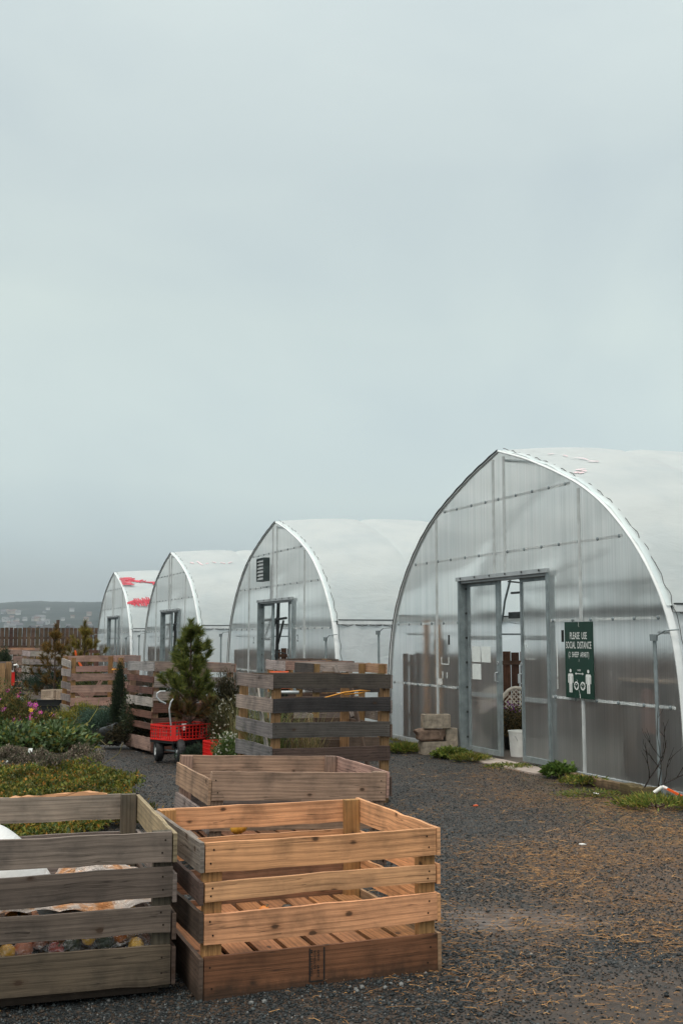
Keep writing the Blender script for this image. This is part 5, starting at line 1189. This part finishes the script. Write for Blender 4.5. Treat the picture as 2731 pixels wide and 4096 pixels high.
shrub('juniper', 'low blue green juniper under the red wagon basket', (-1.98, 15.2, 0), .20, .18, .24, 5000, .045, .010, [(.035, .06, .04), (.05, .075, .045)], seed=53)
def grass(name, lb, loc, n, R, hgt, cols, cat='grass plant', lean=.5, wd=.008, seed=0):
    r = np.random.default_rng(seed); t = thing(name, lb, cat, loc); V_ = []; F_ = []; T_ = []
    for k in range(n):
        a = r.uniform(0, 2*PI); L = hgt*r.uniform(.6, 1.15); b = np.array([r.normal(0, R*.25), r.normal(0, R*.25), 0]); o_ = np.array([math.cos(a), math.sin(a), 0])*lean*L*r.uniform(.3, 1.2); sd_ = np.array([-math.sin(a), math.cos(a), 0])*wd*r.uniform(.6, 1.2); i0 = len(V_); tn = np.array(cols[r.integers(0, len(cols))])*r.uniform(.7, 1.2)
        for q in range(6):
            s = q/5; p = b+o_*s**2+np.array([0, 0, L*(s-.30*s**3*lean*1.6)]); w2 = (1-s**2)+.02; V_ += [p-sd_*w2/2, p+sd_*w2/2]
        for q in range(5): F_.append((i0+2*q, i0+2*q+1, i0+2*q+3, i0+2*q+2)); T_.append(tn)
    np_obj('blade', np.array(V_), np.array(F_), M['leaf'], t, T_); return t
gcols = [(.12, .17, .045), (.18, .21, .06), (.26, .23, .08), (.08, .13, .04)]
grass('ornamental_grass', 'arching green ornamental grass inside the left half of the tall dark crate', (-.75, 11.95, .17), 260, .35, 1.05, gcols, seed=1, lean=.55)
grass('ornamental_grass', 'dry straw coloured grass in the middle of the tall dark crate', (-.35, 12.05, .17), 150, .35, .95, [(.2, .16, .07), (.13, .13, .05), (.26, .19, .09)], seed=2, lean=.5)
grass('ornamental_grass', 'pale wispy grass rising between the dark crate and the vented greenhouse', (-1.0, 14.2, 0), 120, .4, 1.45, [(.22, .2, .1), (.1, .12, .05)], seed=3, lean=.3, wd=.006)
grass('dead_grass', 'tangled pale dead grass hanging at the corner of the dark crate', (-1.42, 14.95, .25), 60, .2, .85, [(.25, .23, .11), (.2, .2, .09)], seed=4, lean=.5, wd=.007)
mb = MB(); mb.tube([(-.76, 12.1, .2), (-.76, 12.1, 1.03), (-.73, 12.1, 1.085), (-.66, 12.1, 1.105), (-.46, 12.1, 1.105)], .019, 8); tag(mb.build('hoop_handle', M['alu'], smooth=True), 'bent silver metal tube handle inside the tall dark crate', 'handle')
shrub('potted_shrub', 'dull green plants filling the crate behind the red wagon', (-2.85, 17.35, .17), .45, .45, .78, 6000, .06, .02, [(.02, .03, .015), (.035, .045, .02)], 'plant', .4, 71, mat='leaf')
shrub('potted_shrub', 'low green weeds beyond the mended crate', (-5.2, 24.4, 0), .7, .4, .9, 7000, .06, .02, [(.04, .06, .02), (.08, .08, .025)], 'plant', .4, 72, mat='leaf')
shrub('potted_shrub', 'dark green plants inside the silver grey crate', (-8.1, 29.9, .17), .45, .45, .95, 6000, .07, .02, [(.03, .04, .015), (.09, .075, .02)], 'plant', .4, 73, mat='leaf')
shrub('climbing_shrub', 'dark green upright shrub left of the silver grey crate', (-8.95, 29.6, 0), .35, .35, 1.2, 7000, .07, .02, [(.02, .035, .02), (.04, .055, .025)], 'shrub', .4, 74, 'col', mat='leaf')
t = thing('pot_stack', 'column of nested dark pots hidden behind the tall dark crate', 'pots', (-.82, 14.75, 0))
mb = MB()
for k in range(8): mb.lathe([(0, .0+k*.128), (.11, .0+k*.128), (.13, .125+k*.128), (0, .125+k*.128)], 16)
mb.build('pot', M['black'], t)
t = thing('orange_bucket', 'upturned orange bucket showing above the tall dark crate', 'bucket', (-.82, 14.75, 1.03))
mb = MB(); mb.lathe([(.155, 0), (.165, 0), (.165, .02), (.15, .03), (.125, .21), (.0, .215)], 22); mb.build('pail', M['orange'], t)
mb = MB(); mb.lathe([(.12, .2151), (.128, .2151), (.126, .222), (.118, .222)], 22); mb.build('rim', M['orange'], t)

# ------------------------------------------------------------------ picket fence at the back
t = thing('wooden_fence', 'long brown weathered picket fence closing the yard below the hills', 'fence', (-15.6, 46.6, 0), math.atan2(2.55, 4.4))
mb = MB(); pickets(mb, 0, 5.6, .186, .155, 2.10, 0, (.115, .075, .052), .05, .012); mb.build('picket', M['wood'], t, uv=True, tone=True)
mb = MB()
for z in (.5, 1.25, 1.62): slat(mb, (0, .025, z), (1, 0, 0), (0, 0, 1), (0, 1, 0), 5.6, .09, .04, (.10, .065, .045), nails=False)
mb.build('fence_rail', M['wood'], t, uv=True, tone=True)
for x, hgt in ((.3, 2.0), (3.72, 2.45), (5.5, 2.0)): mb = MB(); slat(mb, (x, .07, 0), (0, 0, 1), (1, 0, 0), (0, 1, 0), hgt, .12, .1, (.11, .07, .05), nails=False); mb.build('fence_post', M['wood'], t, uv=True, tone=True)

# ------------------------------------------------------------------ blocks, weeds, timber, tool by greenhouse one
def block(lb, loc, rot, L=.40, D=.2, H=.19, mat='block', grp='concrete blocks stacked by the greenhouse wall'):
    t = thing('concrete_block', lb, 'block', loc, rot, grp)
    mb = MB(); wt = .035
    xs_ = [0, wt, L/2-wt/2, L/2+wt/2, L-wt, L]; ys_ = [0, wt, D-wt, D]
    solid = [[not (i in (1, 3) and j == 1) for j in range(3)] for i in range(5)]
    for i in range(5):
        for j in range(3):
            if not solid[i][j]: continue
            x0, x1, y0, y1 = xs_[i], xs_[i+1], ys_[j], ys_[j+1]
            mb.add([(x0, y0, H), (x1, y0, H), (x1, y1, H), (x0, y1, H)], [(0, 1, 2, 3)]); mb.add([(x0, y0, 0), (x1, y0, 0), (x1, y1, 0), (x0, y1, 0)], [(3, 2, 1, 0)])
            for (di, dj, a, b) in ((-1, 0, (x0, y1), (x0, y0)), (1, 0, (x1, y0), (x1, y1)), (0, -1, (x0, y0), (x1, y0)), (0, 1, (x1, y1), (x0, y1))):
                ni, nj = i+di, j+dj
                if not (0 <= ni < 5 and 0 <= nj < 3) or not solid[ni][nj]: mb.add([(*a, 0), (*b, 0), (*b, H), (*a, H)], [(0, 1, 2, 3)])
    mb.box2((-.012, .01, .0), (-.0005, .055, H)); mb.box2((-.012, D-.055, 0), (-.0005, D-.01, H))
    mb.build('block_body', M[mat], t); return t
bx_, by_ = 1.19, 16.32; br_ = .22
ca, sa = math.cos(br_), math.sin(br_)
def bp(x, y, z): return (bx_+x*ca-y*sa, by_+x*sa+y*ca, z)
block('mossy concrete block at the bottom of the stack, behind green weeds', bp(0, 0, 0), br_, .52, .24, .185)
t = thing('rock', 'rough brown broken stone wedged in the middle of the block stack', 'rock', bp(-.07, -.01, .187), br_)
mb = MB(); rg = random.Random(6); nxr, nzr = 8, 5; P0 = []
import bmesh
bm = bmesh.new(); bmesh.ops.create_icosphere(bm, subdivisions=3, radius=1)
for v in bm.verts:
    p = v.co; q = Vector([math.copysign(abs(c_)**.45, c_) for c_ in p]); nz_ = .05*math.sin(7*p.x+3*p.z)+.04*math.sin(11*p.y+5*p.x)+.03*rg.uniform(-1, 1)
    v.co = Vector((.2+q.x*.205*(1+nz_)-.03*(q.z > .3)*(q.x < -.3), .12+q.y*.11*(1+nz_), .092+q.z*.092*(1+nz_*.4)))
me = bpy.data.meshes.new('stone_body'); bm.to_mesh(me); bm.free(); me.materials.append(M['rock']); o = bpy.data.objects.new('stone_body', me); COL.objects.link(o); o.parent = t
block('half concrete block at the right of the middle tier', bp(.365, .01, .187), br_, .155, .2, .185)
block('concrete block with open cores on top of the stack', bp(.02, .0, .38), br_-.04, .39, .2, .195)
def weed(lb, loc, r, hz_, n, cols, seed, L=.06, W=.03, up=.4): return shrub('weed', lb, loc, r, r*.7, hz_, n, L, W, cols, 'weed', up, seed, 'dome', 'weeds along the greenhouse base', mat='leaf')
wc = [(.12, .17, .03), (.19, .21, .04), (.08, .12, .025), (.27, .22, .05)]
weed('pale green grassy weeds left of the block stack', (.95, 16.75, 0), .36, .10, 2200, wc, 80, .07, .012, .8)
weed('leafy green weeds in front of the bottom block', (1.52, 15.85, 0), .24, .13, 2200, wc[:3], 81, .05, .03)
weed('yellowing grass weeds left of the door threshold', (1.78, 15.45, 0), .24, .09, 1300, wc[1:], 82, .06, .01, .9)
weed('broad leaved green weed right of the doors at the timber end', (2.66, 13.75, 0), .18, .15, 500, [(.07, .13, .025), (.11, .17, .035)], 83, .07, .05)
weed('straggly green weeds along the timber edge', (2.80, 13.05, 0), .24, .09, 600, wc, 84, .05, .02)
weed('low weeds beside the orange tool at the right picture edge', (3.15, 11.35, 0), .36, .10, 1100, wc, 85, .07, .014, .7)
weed('sparse mossy weeds on the gravel near the threshold', (2.2, 14.75, 0), .3, .05, 700, wc, 86, .03, .014)
weed('patch of trampled grass in front of the mossy timber', (2.75, 12.2, 0), .4, .04, 700, wc, 87, .04, .01)
for a_, b_, n_, nm in ((-3.9, -1.35, 900, 'left'), (1.5, 3.9, 1300, 'right')):
    X_ = rng.uniform(a_, b_, n_); X_ = X_[np.sin(X_*7)+np.sin(X_*17+1)+rng.normal(0, .7, n_) > .2]; k_ = len(X_)
    o = leaves('grass', np.stack([X_, -.09-np.abs(rng.normal(0, .07, k_)), rng.uniform(0, .02, k_)], 1), rng.normal(size=(k_, 3))*.5+[0, -.15, .9], rng.uniform(.03, .10, k_), .008, pick([(.16, .19, .04), (.24, .19, .06), (.10, .13, .03), (.2, .13, .05)], k_), None, M['leaf'], kind='stuff')
    o.location = GH[1].location; o.rotation_euler = GH[1].rotation_euler; tag(o, 'thin straggly grass along the foot of the nearest greenhouse wall, '+nm+' of the doors', 'grass')
t = thing('timber_edge', 'weathered brown timber lying along the base of the greenhouse wall', 'timber', (2.79, 13.55, .0), math.atan2(-1.72, .44))
mb = MB(); slat(mb, (0, -.05, .0), (1, 0, 0), (0, 0, 1), (0, 1, 0), 1.25, .09, .09, (.17, .115, .065), .012, .004, 10, False); mb.build('beam', M['wood'], t, uv=True, tone=True)
t = thing('timber_edge', 'mossy rotten timber stub at the foot of the dry twigs', 'timber', (3.08, 12.22, .0), math.atan2(-1.72, .5))
mb = MB(); slat(mb, (0, -.08, .0), (1, 0, 0), (0, 0, 1), (0, 1, 0), .55, .14, .16, (.11, .085, .04), .015, .007, 8, False); mb.build('beam', M['wood'], t, uv=True, tone=True)
# dry twigs
mb = MB(); tr = random.Random(9)
def twig(p, d, L, r, dep):
    pts = [Vector(p)]; dd = Vector(d).normalized()
    for k in range(5): dd = (dd+Vector((tr.gauss(0, .16), tr.gauss(0, .1), tr.gauss(.08, .14)))).normalized(); pts.append(pts[-1]+dd*L/5)
    mb.tube(pts, [r*(1-.14*k) for k in range(6)], 5, tone=(.035, .026, .022))
    if dep > 0:
        for k in (2, 3, 5)[:dep+1]: twig(pts[k], dd+Vector((tr.uniform(-.7, .7), tr.uniform(-.2, .2), tr.uniform(-.1, .6))), L*tr.uniform(.4, .65), r*.6, dep-1)
twig((3.12, 11.85, 0), (.35, -.05, .5), .62, .011, 2); twig((3.13, 11.82, 0), (.5, -.08, .28), .75, .010, 2); twig((3.3, 11.8, .1), (-.05, 0, 1), .6, .008, 2)
tag(mb.build('dry_twigs', M['leaf'], tone=True), 'bare dark twigs of a dead plant against the greenhouse wall', 'dead plant')
t = thing('hand_tool', 'orange handled tool with a white pipe end lying at the right picture edge', 'tool', (3.29, 11.6, .15), -.5); t.scale = (.72, .72, .72)
mb = MB(); R = Matrix.Rotation(.42, 3, 'Y'); mb.box((.22, 0, -.06), (.42, .035, .03), rot=R); mb.build('handle', M['orange'], t)
mb = MB(); mb.tube([(-.11, -.03, -.055), (.0, .0, .03)], .026, 10); mb.tube([(0, 0, .035), (.07, 0, .01)], .022, 8); mb.build('pipe_end', M['white'], t)
M['teal'] = principled('teal_clip', (.03, .28, .36), .4, 0, .1, 10)
mb = MB(); mb.tube([(.065, .02, -.2), (.065, .02, -.06)], .016, 8); mb.build('peg', M['darksteel'], t); mb = MB(); mb.tube([(.065, .02, -.1), (.065, .02, -.085)], .022, 8); mb.tube([(.06, .02, .0), (.06, .02, .025)], .026, 8); mb.build('clip', M['teal'], t)
for (x, y, sz, mt, lb) in ((2.76, 12.3, .035, 'white', 'crumpled white litter scrap by the timber edge'), (1.98, 9.35, .02, 'white', 'tiny white litter scrap in the middle of the gravel'), (1.35, 11.4, .025, 'orange', 'tiny orange litter scrap in front of the threshold')):
    bm = bmesh.new(); bmesh.ops.create_icosphere(bm, subdivisions=2, radius=1)
    for v in bm.verts: v.co = Vector((v.co.x*sz*1.5, v.co.y*sz*.8, v.co.z*sz*.35))*(1+.25*math.sin(9*v.co.x+7*v.co.y))
    me = bpy.data.meshes.new('litter_scrap'); bm.to_mesh(me); bm.free(); me.materials.append(M[mt]); o = bpy.data.objects.new('litter_scrap', me); COL.objects.link(o); o.location = (x, y, float(gz(x, y))+sz*.3); o.rotation_euler = (0, 0, x*3); tag(o, lb, 'litter')

# ------------------------------------------------------------------ gravel and straw
def scatter_xy(n, ymin, ymax, pw=1.0):
    """denser towards the road's near end"""
    Y = ymin*(ymax/ymin)**(rng.uniform(0, 1, n)**pw); X = Y*rng.uniform(-.33, .34, n); return X, Y
def mudmask(x, y):
    def b(cx, cy, rx, ry): return np.clip(1-np.hypot((x-cx)/rx, (y-cy)/ry), 0, 1)
    return b(1.0, 6.95, 1.15, .75)+b(1.35, 5.2, .9, .95)+.3*b(2.1, 8.6, 1.5, 3.4)+.2*b(1.6, 5.6, 1.4, 1.6)
X, Y = scatter_xy(120000, 4.5, 17)
keep = rng.uniform(0, 1, len(X)) > np.clip(1.0*mudmask(X, Y)+.25*fbm(X, Y, 2.5, 12), 0, .92); X, Y = X[keep], Y[keep]
n = len(X); r = rng.uniform(.0035, .0095, n)*(1+.9*(rng.uniform(0, 1, n) > .965)); Z = gz(X, Y)+r*.25
base = np.array([(1, 0, 0), (0, 1, 0), (-1, 0, 0), (0, -1, 0), (0, 0, 1), (0, 0, -1)], float)
V_ = base[None]*(r[:, None, None]*rng.uniform(.6, 1.25, (n, 6, 1))); V_[:, :, 2] *= .75
an = rng.uniform(0, 2*PI, n); c, s = np.cos(an)[:, None], np.sin(an)[:, None]; tl = rng.uniform(-.5, .5, n)[:, None]
x0, y0, z0 = V_[..., 0], V_[..., 1], V_[..., 2]; x1 = x0*np.cos(tl)+z0*np.sin(tl); z1 = -x0*np.sin(tl)+z0*np.cos(tl)
V_ = np.stack([x1*c-y0*s+X[:, None], x1*s+y0*c+Y[:, None], z1+Z[:, None]], -1)
tri = np.array([(0, 1, 4), (1, 2, 4), (2, 3, 4), (3, 0, 4), (1, 0, 5), (2, 1, 5), (3, 2, 5), (0, 3, 5)])
F_ = (np.arange(n)[:, None, None]*6+tri[None]).reshape(-1, 3)
cols = pick([(.007, .010, .011), (.021, .027, .029), (.050, .059, .061), (.050, .034, .023), (.13, .132, .13)], n, .3, [.40, .30, .14, .13, .03])
tag(np_obj('gravel', V_.reshape(-1, 3), F_, M['stone'], None, np.repeat(cols, 8, 0)), kind='stuff')
# a few pale stones at the foot of the fresh crate
sr = random.Random(3)
for k, (x, y) in enumerate(((.04, 5.63), (.07, 5.60), (.10, 5.63), (.075, 5.57), (-.42, 5.42), (.24, 5.69), (.29, 5.68), (.33, 5.73), (-.36, 5.44), (.21, 5.62))):
    bm = bmesh.new(); bmesh.ops.create_icosphere(bm, subdivisions=1, radius=sr.uniform(.008, .015))
    for v in bm.verts: v.co *= sr.uniform(.75, 1.25); v.co.z *= .8
    me = bpy.data.meshes.new('pale_stone'); bm.to_mesh(me); bm.free(); me.materials.append(M['palestone'] if 'palestone' in M else M.setdefault('palestone', principled('pale_stone', (.15, .155, .15), .7, 0, .3, 40)))
    o = bpy.data.objects.new('pale_stone', me); COL.objects.link(o); o.location = (x, y-.06, float(gz(x, y))+.009); tag(o, 'pale grey pebble at the foot of the fresh tan crate', 'stone', 'pale pebbles by the fresh crate')
# straw
X, Y = scatter_xy(150000, 4.6, 16.5)
u = X/Y
den = np.clip(.10+.9*np.clip((u-.03)/.22, 0, 1), 0, 1)*np.clip(.45+.75*fbm(X, Y, 2.2, 21), 0, 1)
den = np.maximum(den, .05)*np.where(u < -.05, .25, 1)*np.clip((Y-4.2)/3.2, .22, 1)
k_ = rng.uniform(0, 1, len(X)) < den*.95; X, Y = X[k_], Y[k_]; n = len(X)
L = rng.gamma(2.4, .017, n).clip(.015, .17)*np.where(rng.uniform(0, 1, n) < .6, .4, 1); a = rng.normal(.15, .8, n); wd = rng.uniform(.0009, .0022, n); tilt = rng.normal(0, .10, n)
D = np.stack([np.cos(a), np.sin(a), tilt], 1); S = np.stack([-np.sin(a), np.cos(a), np.zeros(n)], 1)*wd[:, None]; Pm = np.stack([X, Y, gz(X, Y)+.010+rng.uniform(0, .006, n)], 1)
h2 = D*L[:, None]/2; up = np.array([0, 0, 1])*wd[:, None]*.8
kink = np.stack([np.zeros(n), np.zeros(n), rng.uniform(-.002, .006, n)], 1)
V_ = np.stack([Pm-h2-S, Pm-h2+S, Pm-h2+up, Pm+kink-S, Pm+kink+S, Pm+kink+up, Pm+h2-S, Pm+h2+S, Pm+h2+up], 1).reshape(-1, 3)
q = np.array([(0, 3, 5, 2), (2, 5, 4, 1), (3, 6, 8, 5), (5, 8, 7, 4)]); F_ = (np.arange(n)[:, None, None]*9+q[None]).reshape(-1, 4)
cols = pick([(.26, .135, .05), (.36, .20, .075), (.19, .092, .035), (.12, .07, .035)], n, .25)
tag(np_obj('straw', V_, F_, M['straw'], None, np.repeat(cols, 4, 0)), kind='stuff')
